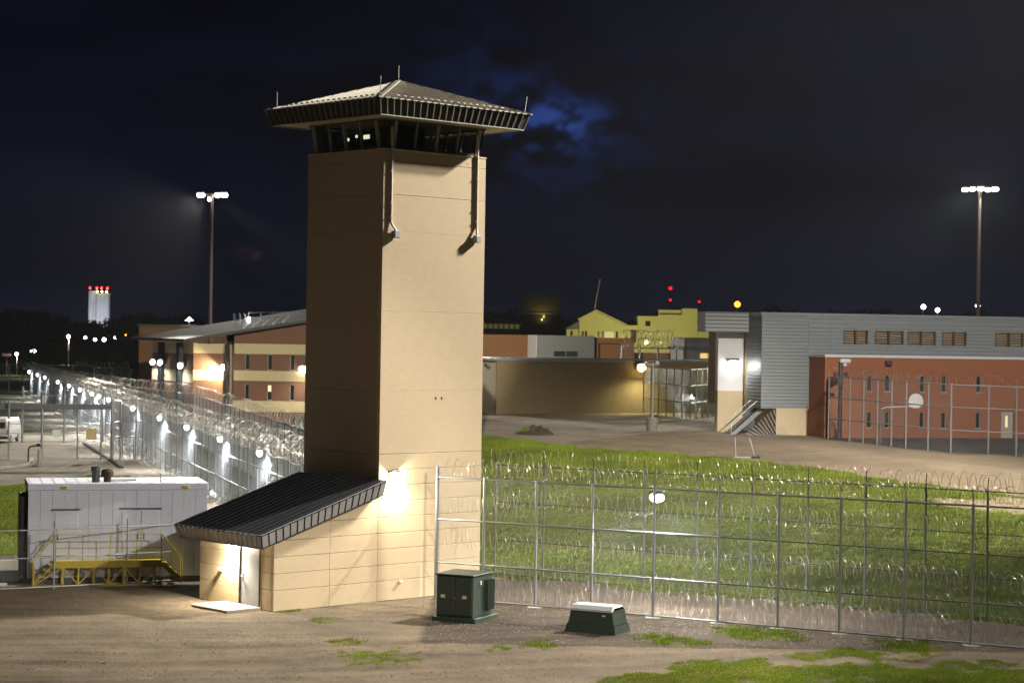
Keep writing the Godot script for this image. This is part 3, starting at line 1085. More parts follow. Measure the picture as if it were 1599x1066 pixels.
	for s in [[5.6, 0.95, 6.45, 0.15], [1.08, 0.95, 0.2, 0.12]]:
		for z in [z0 + 0.04, z1]:
			g = Geo.new()
			g.bar(V(s[0], s[1] - 0.1, z), V(s[2], s[3], z), 0.05, 0.2 if s[2] > 1.0 else 0.06)
			obj("stair_stringer", g, M.yellow_paint, o)
			g = Geo.new()
			g.path(PackedVector3Array([V(s[0], s[1] + 1.05, z), V(s[2], s[3] + 0.85, z), V(s[2], s[3] - 0.1, z)]), 0.022, 6)
			obj("stair_rail", g, M.yellow_paint, o)
		for k in 4:
			var f := (k + 0.5) / 4.0
			var x := lerpf(s[0], s[2], f)
			boxp("tread", V(x - 0.12, lerpf(s[1], s[3], f) - 0.02, z0 + 0.07), V(x + 0.12, lerpf(s[1], s[3], f) + 0.02, z1 - 0.03), M.yellow_paint, o)
	for h in [0.52, 1.06]:
		g = Geo.new()
		g.tube(V(1.08, 0.97 + h, z1), V(5.6, 0.97 + h, z1), 0.02, -1, 6)
		obj("guard_rail", g, M.yellow_paint, o)
	for x in [1.12, 2.25, 3.4, 4.5, 5.56]:
		g = Geo.new()
		g.tube(V(x, 0.9, z1), V(x, 2.03, z1), 0.02, -1, 6)
		obj("rail_post", g, M.yellow_paint, o)
	# dark skid at the left edge
	o = thing("equipment_skid", "low black equipment skid with tan panel at the left edge", "skid", V(-21.0, 0, -78.6), 0.45)
	boxp("tank", V(0.1, 0.12, -1.2), V(2.05, 0.56, -0.1), M.black, o, 0.05)
	boxp("tan_panel", V(0.0, 0.57, -1.3), V(2.0, 1.0, -0.15), M.pad_concrete, o, 0.03)
	boxp("foot", V(0.3, 0, -0.95), V(0.5, 0.12, -0.2), M.black, o)
	boxp("foot", V(1.6, 0, -0.95), V(1.8, 0.12, -0.2), M.black, o)
	boxp("tan_plinth", V(0.55, 0.0, -0.6), V(1.55, 0.10, -0.02), M.pad_concrete, o, 0.01)
	g = Geo.new()
	g.bar(V(0.02, 1.0, -0.12), V(0.18, 0.02, -0.08), 0.12, 0.12)
	obj("leaning_strut", g, M.black, o)


func near_fences() -> void:
	# front fence right of the tower
	var d := Vector2(0.8805, 0.474)
	var p := Vector2(-2.76, -77.35)
	var at := [0.0, 2.06, 4.28, 6.6, 9.08, 11.6, 13.85, 16.1, 18.4, 20.7, 23.0, 25.3]
	var o := thing("security_fence", "near chain link fence from the tower to the right edge with razor coils", "fence", V(p.x, 0, p.y), 0.0, "")
	var loc := []
	for k in at.size():
		var q: Vector2 = d * at[k]
		loc.append(V(q.x, 0, q.y))
		pole("post", V(q.x, -0.2, q.y), V(q.x, 5.05 if k == 0 else 4.72, q.y), 0.075 if k == 0 else 0.05, M.steel, o)
		if k > 0:
			chain_link(o, loc[k - 1], loc[k], 4.66)
			for h in [0.07, 1.42, 3.06, 4.66]:
				if k > 5 and (h == 1.42 or h == 3.06):
					pole("rail", loc[k - 1] + V(0, h, 0), loc[k] + V(0, h, 0), 0.022, M.steel_dark, o)
				else:
					pole("rail", loc[k - 1] + V(0, h, 0), loc[k] + V(0, h, 0), 0.034, M.steel, o)
			boxp("footing", V(-0.26, -0.05, -0.2), V(0.26, 0.03, 0.2), M.pad_concrete, o, 0.015).position = loc[k]
		var g := Geo.new()
		g.path(PackedVector3Array([V(q.x, 4.6, q.y), V(q.x + 0.02, 4.95, q.y - 0.12), V(q.x + 0.06, 5.2, q.y - 0.38)]), 0.020, 6)
		if k > 0:
			obj("outrigger_arm", g, M.steel_dark, o)
	var e := [loc[0], loc[11]]
	coil(o, e, -0.28, 5.02, 0.33, 0.36, 0.008, 21)
	coil(o, e, -0.05, 4.98, 0.26, 0.36, 0.006, 22)
	coil(o, e, -0.75, 0.42, 0.40, 0.36, 0.0042, 23)
	coil(o, e, -1.65, 0.42, 0.40, 0.36, 0.0042, 24)
	coil(o, e, -1.2, 1.08, 0.38, 0.36, 0.0042, 25)
	coil(o, [loc[0], loc[1] * 0.9], -0.35, 2.35, 0.36, 0.22, 0.006, 26)
	coil(o, [loc[0], loc[2] * 0.9], -0.4, 3.6, 0.36, 0.22, 0.006, 27)
	# the lamp on the fence
	var lp: Vector3 = V(p.x, 0, p.y) + V(d.x, 0, d.y) * 9.08 + V(-0.03, 4.5, -0.1)
	o = thing("fence_lamp", "single bright lamp on a post of the near right fence", "fence lamp", lp, -0.48)
	boxp("bracket", V(-0.03, -0.1, -0.5), V(0.03, -0.04, 0.1), M.steel_dark, o)
	boxp("housing", V(-0.3, -0.06, -0.55), V(0.22, 0.04, -0.25), M.frame_bronze, o, 0.02)
	obj("lens", bulb(0.30, 0.18, 0.18, V(-0.04, -0.2, -0.39)), M.lamp_cold, o)
	spot(o, V(-0.04, -0.36, -0.4), V(0, -1, -0.25), 200.0, 86.0, Color(1, 1, 0.97), 0.2)
	# second fence
	var q0 := Vector2(-1.1, -85.83)
	var dd := Vector2(0.85, 0.527)
	o = thing("security_fence", "second chain link fence behind the dirt strip at the grass edge", "fence", V(q0.x, 0, q0.y))
	loc = []
	for k in 13:
		var q: Vector2 = dd * (0.6 + k * 2.37)
		loc.append(V(q.x, 0, q.y))
		pole("post", V(q.x, -0.2, q.y), V(q.x, 4.72, q.y), 0.042, M.steel_worn, o)
		var g := Geo.new()
		g.path(PackedVector3Array([V(q.x, 4.7, q.y), V(q.x - 0.02, 4.95, q.y + 0.12), V(q.x - 0.06, 5.2, q.y + 0.36)]), 0.018, 6)
		obj("outrigger_arm", g, M.steel_dark, o)
		if k > 0:
			chain_link(o, loc[k - 1], loc[k], 4.66)
			for h in [0.07, 1.5, 3.1, 4.66]:
				pole("rail", loc[k - 1] + V(0, h, 0), loc[k] + V(0, h, 0), 0.024, M.steel_dark, o)
	e = [loc[0], loc[12]]
	coil(o, e, 0.3, 5.0, 0.34, 0.36, 0.008, 31)
	coil(o, e, 0.42, 3.3, 0.36, 0.36, 0.011, 32)
	coil(o, e, 0.42, 1.45, 0.36, 0.36, 0.011, 33)
	coil(o, e, 0.6, 0.42, 0.40, 0.36, 0.0042, 34)
	# low fence before the generator
	o = thing("low_fence", "low chain link fence in front of the grey generator enclosure", "fence", V(-24.2, 0, -75.5))
	var pts := [V(0, 0, 0), V(4.05, 0, -1.72), V(6.55, 0, -3.15), V(9.1, 0, -4.72), V(11.6, 0, -6.45)]
	for k in pts.size():
		pole("post", pts[k] - V(0, 0.1, 0), pts[k] + V(0, 2.62, 0), 0.035, M.steel, o)
		if k > 0:
			chain_link(o, pts[k - 1], pts[k], 2.3)
			for h in [0.08, 1.22, 2.3]:
				pole("rail", pts[k - 1] + V(0, h, 0), pts[k] + V(0, h, 0), 0.024, M.steel, o)


# ---- the left side -------------------------------------------------------------------------------------------------------
func left_side() -> void:
	var a := Vector2(-7.3, -87.0)
	var b := Vector2(-72.6, -306.0)
	fence("long left perimeter fence carrying a row of lamps, with heavy razor coils", [a, b], 4.4, 3.05, [0.08, 1.5, 2.95, 4.4], [[-0.25, 4.85, 0.50, 0.62, 0.010], [-0.9, 4.6, 0.48, 0.8, 0.010], [-0.75, 0.5, 0.45, 0.9, 0.010]], 0.045, "", 0.052)
	fence("inner left fence behind the lamp fence, running toward the brick building", [Vector2(-2.6, -88.0), Vector2(-11.8, -117.0), Vector2(-29.0, -185.0), Vector2(-38.0, -203.0), Vector2(-60.0, -262.0)], 4.4, 3.05, [0.08, 2.2, 4.4], [[0.2, 4.85, 0.42, 0.7, 0.010], [0.8, 0.5, 0.45, 0.9, 0.010]], 0.045, "", 0.085, M.steel_dark)
	fence("far left fence section stacked high with razor coils", [Vector2(-66.5, -323.0), Vector2(-60.5, -322.0)], 4.2, 3.0, [0.1, 2.2, 4.2], [[0.3, 4.6, 0.5, 0.4, 0.03], [0.4, 3.4, 0.5, 0.4, 0.03], [0.4, 2.3, 0.45, 0.4, 0.03]], 0.06, "", 0.1)
	fence("thin far cross fence beyond the end of the lamp row", [Vector2(-84.0, -325.0), Vector2(-66.8, -324.0)], 4.6, 3.4, [4.5], [], 0.06, "", 0.12)
	var dir := Vector2(b.x - a.x, b.y - a.y).normalized()
	var nrm := V(dir.y, 0, -dir.x)   # toward the road on the left
	if nrm.x > 0:
		nrm = -nrm
	var names := ["nearest", "second", "third", "fourth", "fifth", "sixth", "seventh", "eighth", "ninth", "tenth", "eleventh", "twelfth", "thirteenth", "farthest"]
	var zs := [-104.4, -117.6, -131.7, -145.9, -163.2, -183.0, -192.4, -199.5, -213.5, -228.1, -245.0, -268.3, -283.6, -303.0]
	for k in zs.size():
		var t: float = (zs[k] - a.y) / (b.y - a.y)
		var at := V(lerpf(a.x, b.x, t), 4.05, zs[k])
		var o := thing("fence_lamp", "%s lamp from the tower along the left perimeter fence" % names[k], "fence lamp", at, atan2(nrm.x, nrm.z), "lamps along the left fence")
		var s: float = 1.25 + 0.0025 * (-zs[k] - 104.0)
		boxp("bracket", V(-0.03, 0.02, -0.05), V(0.03, 0.08, 0.5), M.steel, o)
		boxp("housing", V(-0.21 * s, -0.02, 0.28), V(0.21 * s, 0.1, 0.62), M.frame_light, o, 0.02)
		obj("lens", bulb(0.20 * s, 0.15 * s, 0.16, V(0, -0.13 * s, 0.44)), M.lamp_cold, o)
		spot(o, V(0, -0.28 * s, 0.46), V(0, -1, -0.15), 85.0, 86.0, Color(0.96, 0.98, 1.0), 0.2)
	# entrance gate
	var o := thing("vehicle_gate", "wide sliding vehicle gate with dark overhead beam and chain link leaf", "gate", V(-43.0, 0, -154.0), 0.0)
	var P := [V(0, 0, 0), V(4.6, 0, -1.0), V(6.86, 0, -2.2), V(9.36, 0, -3.4), V(11.1, 0, -3.85), V(11.9, 0, -4.0)]
	for k in P.size():
		pole("post", P[k], P[k] + V(0, 5.0 if k in [2, 3] else 4.6, 0), 0.10 if k in [2, 5] else 0.065, M.steel, o)
		if k > 0:
			chain_link(o, P[k - 1], P[k], 4.0, 0.08)
			for h in [0.12, 2.1]:
				pole("rail", P[k - 1] + V(0, h, 0), P[k] + V(0, h, 0), 0.03, M.steel, o)
	var g := Geo.new()
	g.bar(P[0] + V(0, 4.15, 0.12), P[5] + V(0, 4.15, 0.12), 0.18, 0.42)
	obj("overhead_beam", g, M.steel_dark, o)
	tag(boxp("gate_sign", V(-0.33, 1.62, 0), V(0.33, 2.18, 0.03), M.sign_white, self, 0.01), "small pale white sign hung on the vehicle gate leaf", "sign").position = V(-35.0, 0.2, -156.2)
	tag(boxp("gate_sign", V(-0.42, 1.5, 0), V(0.42, 2.35, 0.03), M.sign_yellow, self, 0.01), "larger yellowish sign hung near the right end of the vehicle gate", "sign").position = V(-32.6, 0.1, -157.5)
	o = thing("vehicle_gate", "rear gate frame of the entrance seen behind the sliding gate", "gate", V(-52.0, 0, -178.0))
	P = [V(0, 0, 0), V(3.6, 0, -1.0), V(8.6, 0, -2.0), V(12.0, 0, -3.4), V(15.2, 0, -5.0)]
	for k in P.size():
		pole("post", P[k], P[k] + V(0, 5.0, 0), 0.17 if k == 1 else 0.09, M.steel, o)
		if k > 0:
			chain_link(o, P[k - 1], P[k], 4.2, 0.09)
			for h in [0.12, 1.7, 4.2]:
				pole("rail", P[k - 1] + V(0, h, 0), P[k] + V(0, h, 0), 0.035, M.steel, o)
	# walk gate
	o = thing("walk_gate", "tall chain link walk gate of bright posts beside the left fence", "gate", V(-31.0, 0, -158.1))
	P = [V(0, 0, 0), V(0.25, 0, -1.6), V(1.5, 0, -1.55), V(2.05, 0, -1.45)]
	for k in P.size():
		pole("post", P[k], P[k] + V(0, 4.75, 0), 0.075, M.steel, o)
		if k > 0:
			chain_link(o, P[k - 1], P[k], 4.6, 0.08)
			for h in [1.75, 2.95, 4.65]:
				pole("rail", P[k - 1] + V(0, h, 0), P[k] + V(0, h, 0), 0.045, M.steel, o)
	g = Geo.new()
	for e in [[V(0.45, 0.1, -1.5), V(0.45, 2.2, -1.5)], [V(1.35, 0.1, -1.45), V(1.35, 2.2, -1.45)], [V(0.45, 2.2, -1.5), V(1.35, 2.2, -1.45)], [V(0.45, 1.15, -1.5), V(1.35, 1.15, -1.45)]]:
		g.tube(e[0], e[1], 0.05)
	obj("gate_leaf", g, M.steel, o)
	boxp("card_box", V(0.1, 1.0, -1.5), V(0.34, 1.6, -1.35), M.box_grey, o, 0.02)
	boxp("lock_box", V(1.75, 1.35, -1.42), V(1.95, 1.6, -1.3), M.white_paint, o, 0.02)
	o = thing("reader_post", "dark gooseneck card reader post in front of the vehicle gate", "post", V(-36.1, 0, -152.6))
	g = Geo.new()
	g.path(PackedVector3Array([V(-0.2, 0, 0), V(-0.2, 1.05, 0), V(-0.1, 1.25, 0), V(0.2, 1.32, 0), V(0.5, 1.38, 0)]), 0.06, 8)
	obj("gooseneck", g, M.rust, o)
	boxp("reader_head", V(0.42, 1.28, -0.1), V(0.7, 1.5, 0.1), M.black, o, 0.02)
	boxp("base_plate", V(-0.45, 0, -0.2), V(0.1, 0.06, 0.2), M.steel_dark, o)
	o = thing("bollard", "pale round bollard just right of the card reader post", "bollard", V(-35.5, 0, -152.7))
	g = Geo.new()
	g.lathe([Vector2(0.14, 0), Vector2(0.14, 1.0), Vector2(0.09, 1.08), Vector2(0.0, 1.1)], 12)
	obj("bollard_body", g, M.frame_light, o)
	# kerbs
	g = Geo.new()
	var k1 := [V(-44, 0, -143.5), V(-38.5, 0, -144.6), V(-36.6, 0, -146.6), V(-36.0, 0, -149.6), V(-36.3, 0, -153.0), V(-37.2, 0, -157.5)]
	for k in k1.size() - 1:
		g.bar(k1[k] + V(0, 0.05, 0), k1[k + 1] + V(0, 0.05, 0), 0.32, 0.16)
	obj("kerb", g, M.kerb).set_meta("kind", "structure")
	g = Geo.new()
	var k2 := [V(-38.1, 0, -181.0), V(-34.5, 0, -168.7), V(-31.7, 0, -159.8), V(-28.5, 0, -148.6)]
	for k in k2.size() - 1:
		g.bar(k2[k] + V(0, 0.04, 0), k2[k + 1] + V(0, 0.04, 0), 0.3, 0.14)
	obj("kerb", g, M.soil).set_meta("kind", "structure")
	van()


func van() -> void:
	var o := thing("white_van", "white van seen from behind at the left edge beyond the gate", "van", V(-45.4, 0, -179.0), 0.0)
	var g := Geo.new()
	g.slab([Vector2(-1.0, 0.42), Vector2(1.0, 0.42), Vector2(1.02, 1.15), Vector2(0.9, 1.95), Vector2(0.74, 2.16), Vector2(-0.74, 2.16), Vector2(-0.9, 1.95), Vector2(-1.02, 1.15)], -4.6, 0.0, 0.08)
	obj("body", g, M.white_paint, o)
	for x in [-0.46, 0.46]:
		var d := boxp("rear_door", V(x - 0.4, 0.62, 0.002), V(x + 0.4, 2.02, 0.03), M.white_paint, o, 0.02)
		boxp("window", V(x - 0.28, 1.3, 0.032), V(x + 0.28, 1.86, 0.04), M.pane_black, d, 0.003)
	for x in [-0.93, 0.93]:
		boxp("tail_light", V(x - 0.06, 0.75, 0.0), V(x + 0.06, 1.15, 0.04), M.red_paint, o, 0.01)
		for z in [-0.9, -3.6]:
			g = Geo.new()
			g.tube(V(x - 0.11, 0.35, z), V(x + 0.11, 0.35, z), 0.35, -1, 16)
			var w := obj("wheel", g, M.black, o)
			g = Geo.new()
			g.tube(V(x - 0.12, 0.35, z), V(x + 0.12, 0.35, z), 0.18, -1, 12)
			obj("rim", g, M.steel, w)
	boxp("bumper", V(-0.98, 0.36, -0.05), V(0.98, 0.6, 0.1), M.black, o, 0.03)


# ---- buildings -----------------------------------------------------------------------------------------------------------
func window(parent: Node, x: float, y: float, w: float, h: float, z: float, pane: Material, deep := 0.14) -> void:   # a pane set back in an opening, with its frame
	var g := Geo.new()
	for e in [[x - w / 2, y, x - w / 2 + 0.05, y + h], [x + w / 2 - 0.05, y, x + w / 2, y + h]]:
		g.box(V(e[0], e[1], z - deep), V(e[2], e[3], z - deep + 0.08))
	g.box(V(x - w / 2 + 0.05, y + h - 0.05, z - deep), V(x + w / 2 - 0.05, y + h, z - deep + 0.08))
	g.box(V(x - w / 2 - 0.05, y - 0.12, z - deep), V(x + w / 2 + 0.05, y, z + 0.05))
	var f := obj("window", g, M.frame_light, parent)
	boxp("pane", V(x - w / 2 + 0.05, y, z - deep - 0.03), V(x + w / 2 - 0.05, y + h - 0.05, z - deep + 0.03), pane, f)


func band(parent: Node, called: String, x0: float, x1: float, y0: float, y1: float, z: float, m: Material, holes := [], thick := 0.35) -> void:   # a course of wall with openings [x, width, y, height]
	var at := x0
	for h in holes:
		var l: float = h[0] - h[1] / 2
		var r: float = h[0] + h[1] / 2
		boxp(called, V(at, y0, z - thick), V(l, y1, z), m, parent)
		if h[2] > y0:
			boxp(called, V(l, y0, z - thick), V(r, h[2], z), m, parent)
		if h[2] + h[3] < y1:
			boxp(called, V(l, h[2] + h[3], z - thick), V(r, y1, z), m, parent)
		at = r
	boxp(called, V(at, y0, z - thick), V(x1, y1, z), m, parent)


func left_buildings() -> void:
	var o := thing("cell_building", "two storey brick building with tan bands and a sloped metal roof", "building", V(-28.1, 0, -205.0))
	boxp("inner_wall", V(-3.5, 0.5, -14), V(24, 8.9, -0.45), M.core, o)
	var ws := []
	for k in 9:
		ws.append(1.36 + k * 2.28)
	var up := []
	var lowr := []
	for x in ws:
		up.append([x, 0.44, 6.44, 1.5])
		lowr.append([x, 0.44, 3.40, 1.5])
	band(o, "brick_course", 0, 24, 0.8, 2.15, 0, M.brick_brown)
	band(o, "tan_course", 0, 24, 2.15, 3.25, 0.03, M.band_tan)
	band(o, "brick_course", 0, 24, 3.25, 5.26, 0, M.brick_brown, lowr)
	band(o, "tan_course", 0, 24, 5.26, 6.29, 0.03, M.band_tan)
	band(o, "brick_course", 0, 24, 6.29, 7.98, 0, M.brick_brown, up)
	band(o, "tan_course", 0, 24, 7.98, 9.01, 0.03, M.band_tan)
	var gw := Geo.new()
	gw.slab([Vector2(0, 9.011), Vector2(24, 9.011), Vector2(24, 14.26), Vector2(0, 10.08)], -0.35, 0.0, 0.01)
	obj("brick_course", gw, M.brick_brown, o)
	boxp("end_wall", V(23.6, 0.5, -13.8), V(23.99, 14.0, -0.46), M.brick_brown, o)
	for k in ws.size():
		window(o, ws[k], 6.44, 0.44, 1.5, 0, M.pane_green)
		window(o, ws[k], 3.40, 0.44, 1.5, 0, M.pane_black)
	boxp("lit_pane", V(ws[1] - 0.16, 4.2, -0.109), V(ws[1] + 0.16, 4.82, -0.1), M.window_warm, o)
	# projecting bay and the recess beside it
	for e in [["brick_course", 0.8, 5.26, M.brick_brown, 0.0], ["tan_course", 5.26, 6.29, M.band_tan, 0.03], ["brick_course", 6.29, 7.98, M.brick_brown, 0.0], ["tan_course", 7.98, 8.95, M.band_tan, 0.03]]:
		boxp(e[0], V(-4.0, e[1], -2.0), V(-1.0, e[2], 0.7 + e[4]), e[3], o)
	boxp("recess_wall", V(-1.0, 0.8, -1.9), V(0.0, 9.2, -1.4), M.core, o)
	boxp("downpipe", V(-0.75, 0.8, -0.2), V(-0.45, 9.2, 0.15), M.roof_dark, o, 0.04)
	# receding left wall
	var t := Transform3D(Basis(Vector3.UP, -1.045), V(-4.0, 0, 0.6))
	for e in [["brick_course", 0.8, 5.0, M.brick_brown, 0.0], ["tan_course", 5.0, 6.2, M.band_tan, 0.03], ["brick_course", 6.2, 7.9, M.brick_brown, 0.0], ["tan_course", 7.9, 9.0, M.band_tan, 0.03]]:
		var g := Geo.new()
		g.box(V(-12.0, e[1], -0.4), V(-0.05, e[2], e[4]), t)
		obj(e[0], g, e[3], o)
	for x in [-9.0, -3.6]:
		var g := Geo.new()
		g.box(V(x, 0.8, 0.04), V(x + 0.8, 9.0, 0.5), t)
		obj("pilaster", g, M.roof_dark, o)
	# the roof rises to the right, away from its low eave
	var ry := func(x: float, z: float) -> float: return 9.15 + 0.2 * ((x + 4.6) * 0.87 - (z - 1.4) * 0.5)
	var c := [Vector2(-4.9, 1.3), Vector2(24, 1.3), Vector2(24, -14), Vector2(-13.2, -14)]
	var g := Geo.new()
	var tp := []
	var bt := []
	for q in c:
		tp.append(V(q.x, ry.call(q.x, q.y) + 0.28, q.y))
		bt.append(V(q.x, ry.call(q.x, q.y), q.y))
	var mid := V(6, 11, -6)
	g.face(tp, mid)
	g.face(bt, mid)
	for k in 4:
		g.face([tp[k], tp[(k + 1) % 4], bt[(k + 1) % 4], bt[k]], mid)
	var roof := obj("roof", g, M.roof_weathered, o)
	for k in 5:
		g = Geo.new()
		var x := 1.0 + k * 1.0
		g.bar(V(x, ry.call(x, 0.9) + 0.36, 0.9), V(x, ry.call(x, -5.0) + 0.36, -5.0), 0.1, 0.16)
		obj("roof_rib", g, M.siding_white, roof)
	for k in 10:
		var x := 0.6 + k * 1.3
		var z := -6.0
		pole("guardrail_post", V(x, ry.call(x, z), z), V(x, 12.25 + 0.04 * k, z), 0.05, M.steel, o)
	for h in [0.0, 0.5]:
		pole("guardrail", V(0.6, 12.2 - h, -6), V(12.4, 12.55 - h, -6), 0.03, M.steel, o)
	for k in 3:
		g = Geo.new()
		var pts := PackedVector3Array()
		for j in 9:
			pts.append(V(-0.8 + k * 0.55 + 0.05 * sin(j), 10.9 + 1.2 * sin(PI * j / 8.0), -5.4 - 0.5 * cos(PI * j / 8.0)))
		g.path(pts, 0.04, 5)
		obj("ladder_hoop", g, M.steel, o)
	boxp("roof_hatch", V(0.0, 10.6, -6.6), V(1.6, 11.1, -5.5), M.siding_white, o, 0.03)
	var R := Vector3(0, 0, 1)
	var S := V(-0.87, 0, 0.5)
	wall_lamp("leftmost wall lamp on the dark receding side of the brick building", V(-37.6, 7.15, -213.4), S, 0.72, 34.0, Color(0.96, 0.98, 1), M.lamp_cold, "", -2.0)
	wall_lamp("second wall lamp from the left on the dark brick side", V(-36.4, 7.15, -211.0), S, 0.72, 34.0, Color(0.96, 0.98, 1), M.lamp_cold, "", -2.0)
	wall_lamp("third wall lamp, near the corner of the dark brick side", V(-33.5, 6.95, -206.2), S, 0.75, 34.0, Color(0.96, 0.98, 1), M.lamp_cold, "", -2.0)
	wall_lamp("wall lamp at the downpipe lighting the bright tan bay", V(-28.75, 6.9, -203.5), V(-0.95, 0, -0.12), 0.8, 110.0, Color(1, 0.93, 0.78), M.lamp_white, "", -0.5)
	wall_lamp("wall lamp on the brick building close to the tower's edge", V(-21.1, 6.85, -204.9), R, 0.9, 55.0, Color(1, 0.97, 0.9), M.lamp_white, "", -0.8)
	o = thing("brick_block", "plain tall orange brick block at the far left behind the sloped roof", "building", V(-41.0, 0, -240))
	boxp("wall", V(-3.2, 0.0, -12), V(5.5, 10.7, 0), M.brick_orange, o)
	boxp("parapet_cap", V(-3.3, 10.702, -12.1), V(5.6, 10.95, 0.1), M.frame_bronze, o)
	o = thing("roof_lamp", "small white lamp on the parapet of the orange brick block", "lamp", V(-38.2, 10.95, -239.5))
	boxp("stem", V(-0.06, 0, -0.06), V(0.06, 0.5, 0.06), M.steel, o)
	g = Geo.new()
	g.lathe([Vector2(0.0, 0.95), Vector2(0.25, 0.7), Vector2(0.5, 0.5), Vector2(0.0, 0.45)], 10)
	obj("lens", g, M.lamp_cold, o)
	o = thing("roof_lamp", "small white lamp beside the roof guardrail of the sloped roof", "lamp", V(-27.4, 10.9, -210.6))
	boxp("stem", V(-0.06, -0.4, -0.06), V(0.06, 0.3, 0.06), M.steel, o)
	boxp("lens", V(-0.14, 0.3, -0.14), V(0.14, 0.85, 0.14), M.lamp_cold, o, 0.04)


func centre_buildings() -> void:
	var o := thing("tan_building", "long low tan block building with a flat roof right of the tower", "building", V(-1.35, 2.7, -185.0), 0.437)
	for k in 13:
		for r in 3:
			var x := k * 2.0
			boxp("wall_panel", V(x + 0.002, r * 1.73, -0.2), V(x + 1.998, r * 1.73 + 1.727, 0.0), M.tan_block_shaded, o, 0.004)
	boxp("inner_wall", V(0.25, 0, -12), V(26, 5.15, -0.21), M.core, o)
	boxp("left_wall", V(0.0, 0, -12), V(0.24, 5.19, -0.22), M.concrete_tan, o)
	boxp("roof_edge", V(-0.1, 5.2, -12.1), V(26.1, 5.42, 0.1), M.siding_grey, o, 0.02)
	boxp("side_lamp", V(-0.14, 4.6, -2.6), V(0.0, 4.9, -2.3), M.black, o, 0.02)
	boxp("side_pipe", V(-0.1, 0.9, -4.5), V(0.0, 2.3, -4.4), M.steel_dark, o)
	wall_lamp("wall lamp high on the long tan building beside the wire cage", V(12.1, 7.75, -190.9), V(0.423, 0, 0.906), 0.9, 90.0, Color(1, 0.97, 0.76), M.lamp_warm, "", -1.0)
	o = thing("unseen_flood_lamp", "unseen roof flood lamp added on the tan building to light the orange brick", "flood lamp", V(-3.4, 8.1, -190.5))  # hidden from view, added to brighten the brick behind
	pole("post", Vector3.ZERO, V(0, 0.9, 0), 0.06, M.steel, o)
	boxp("housing", V(-0.3, 0.9, -0.1), V(0.3, 1.25, 0.2), M.frame_bronze, o, 0.03)
	boxp("lens", V(-0.27, 0.93, -0.15), V(0.27, 1.22, -0.102), M.lamp_white, o, 0.02)
	spot(o, V(0, 1.08, -0.22), V(0.12, 0.02, -1), 620.0, 45.0, Color(1, 0.95, 0.85), 0.3)
	# the housing block behind
	o = thing("housing_block", "brick and grey metal housing block rising behind the tan building", "building", V(0, 2.5, -216.0))
	boxp("brick_wall", V(-10, 0, -12), V(2.4, 7.85, -3.6), M.brick_orange, o)
	boxp("brick_wall", V(8.5, 0, -12), V(13.2, 7.7, -2.4), M.brick_orange, o)
	boxp("brick_wall", V(13.2, 0, -12), V(24, 6.1, -4.2), M.brick_orange, o)
	for e in [[2.6, 6.7, 2.6, 4.2], [18.3, 7.0, 3.4, 3.9]]:
		var t := Transform3D(Basis(Vector3.UP, 0.36), V(e[0], 0, 0.6))
		var g := Geo.new()
		g.box(V(0.05, 3.0, -e[2]), V(e[1], 7.86, 0), t)
		obj("metal_wall", g, M.siding_grey, o)
		g = Geo.new()
		g.box(V(0.0, 3.0, -e[2]), V(0.049, 7.87, 0), t)
		obj("lit_side", g, M.siding_white, o)  # same cladding as the grey front; light on this side painted in
	for e in [[4.4, 7.3, 5.55, 6.25, "pane_green"], [20.0, 21.9, 5.6, 6.25, "window_warm"]]:
		var g := Geo.new()
		var zz: float = 0.62 - (e[0] - (2.6 if e[0] < 10 else 18.3)) * 0.376
		var t := Transform3D(Basis(Vector3.UP, 0.36), V(e[0], 0, zz))
		g.box(V(0, e[2], 0.0), V(e[1] - e[0], e[2] + 0.06, 0.08), t)
		g.box(V(0, e[3] - 0.06, 0.0), V(e[1] - e[0], e[3], 0.08), t)
		for k in 3:
			var x: float = k * (e[1] - e[0] - 0.06) / 2.0
			g.box(V(x, e[2] + 0.06, 0.0), V(x + 0.06, e[3] - 0.06, 0.08), t)
		var f := obj("window", g, M.frame_light, o)
		g = Geo.new()
		g.box(V(0.06, e[2] + 0.06, 0.0), V(e[1] - e[0] - 0.06, e[3] - 0.06, 0.03), t)
		obj("pane", g, M[e[4]], f)
	boxp("door_frame", V(9.3, 5.3, -2.39), V(9.42, 7.1, -2.2), M.rust, o)
	boxp("door_frame", V(9.421, 7.0, -2.39), V(11.5, 7.1, -2.2), M.rust, o)
	fence("roof level fence with razor coil between the two grey metal walls", [Vector2(11.5, -212.0), Vector2(17.2, -212.0)], 6.2, 1.9, [6.0], [[0.0, 6.5, 0.55, 0.5, 0.03], [0.3, 7.4, 0.5, 0.5, 0.03]], 0.1, "", 0.14)
	o = thing("service_pole", "pale service pole with a thick concrete base in the dirt yard", "pole", V(11.4, 2.7, -163.5))
	var g := Geo.new()
	g.lathe([Vector2(0.45, -0.3), Vector2(0.45, 0.95), Vector2(0.36, 1.05), Vector2(0.0, 1.05)], 14)
	obj("concrete_base", g, M.rough_concrete, o)
	pole("shaft", V(0, 1.0, 0), V(0, 5.5, 0), 0.085, M.frame_light, o)
	boxp("cross_arm", V(-0.7, 5.3, -0.05), V(0.5, 5.4, 0.05), M.frame_light, o)
	for x in [-0.6, 0.35]:
		boxp("camera", V(x - 0.12, 5.4, -0.2), V(x + 0.12, 5.6, 0.2), M.white_paint, o, 0.03)
	fence("wire cage fence standing in front of the long tan building", [Vector2(12.4, -189.6), Vector2(16.0, -180.6), Vector2(20.0, -189.6)], 4.5, 1.6, [1.5, 3.0, 4.45], [], 0.06, "", 0.07, M.steel)
	wall_lamp("oval white lamp on a post of the wire cage", V(16.3, 5.2, -180.6), V(-0.3, 0, -0.4), 0.45, 14.0, Color(1, 1, 1), M.lamp_white)
	mound()


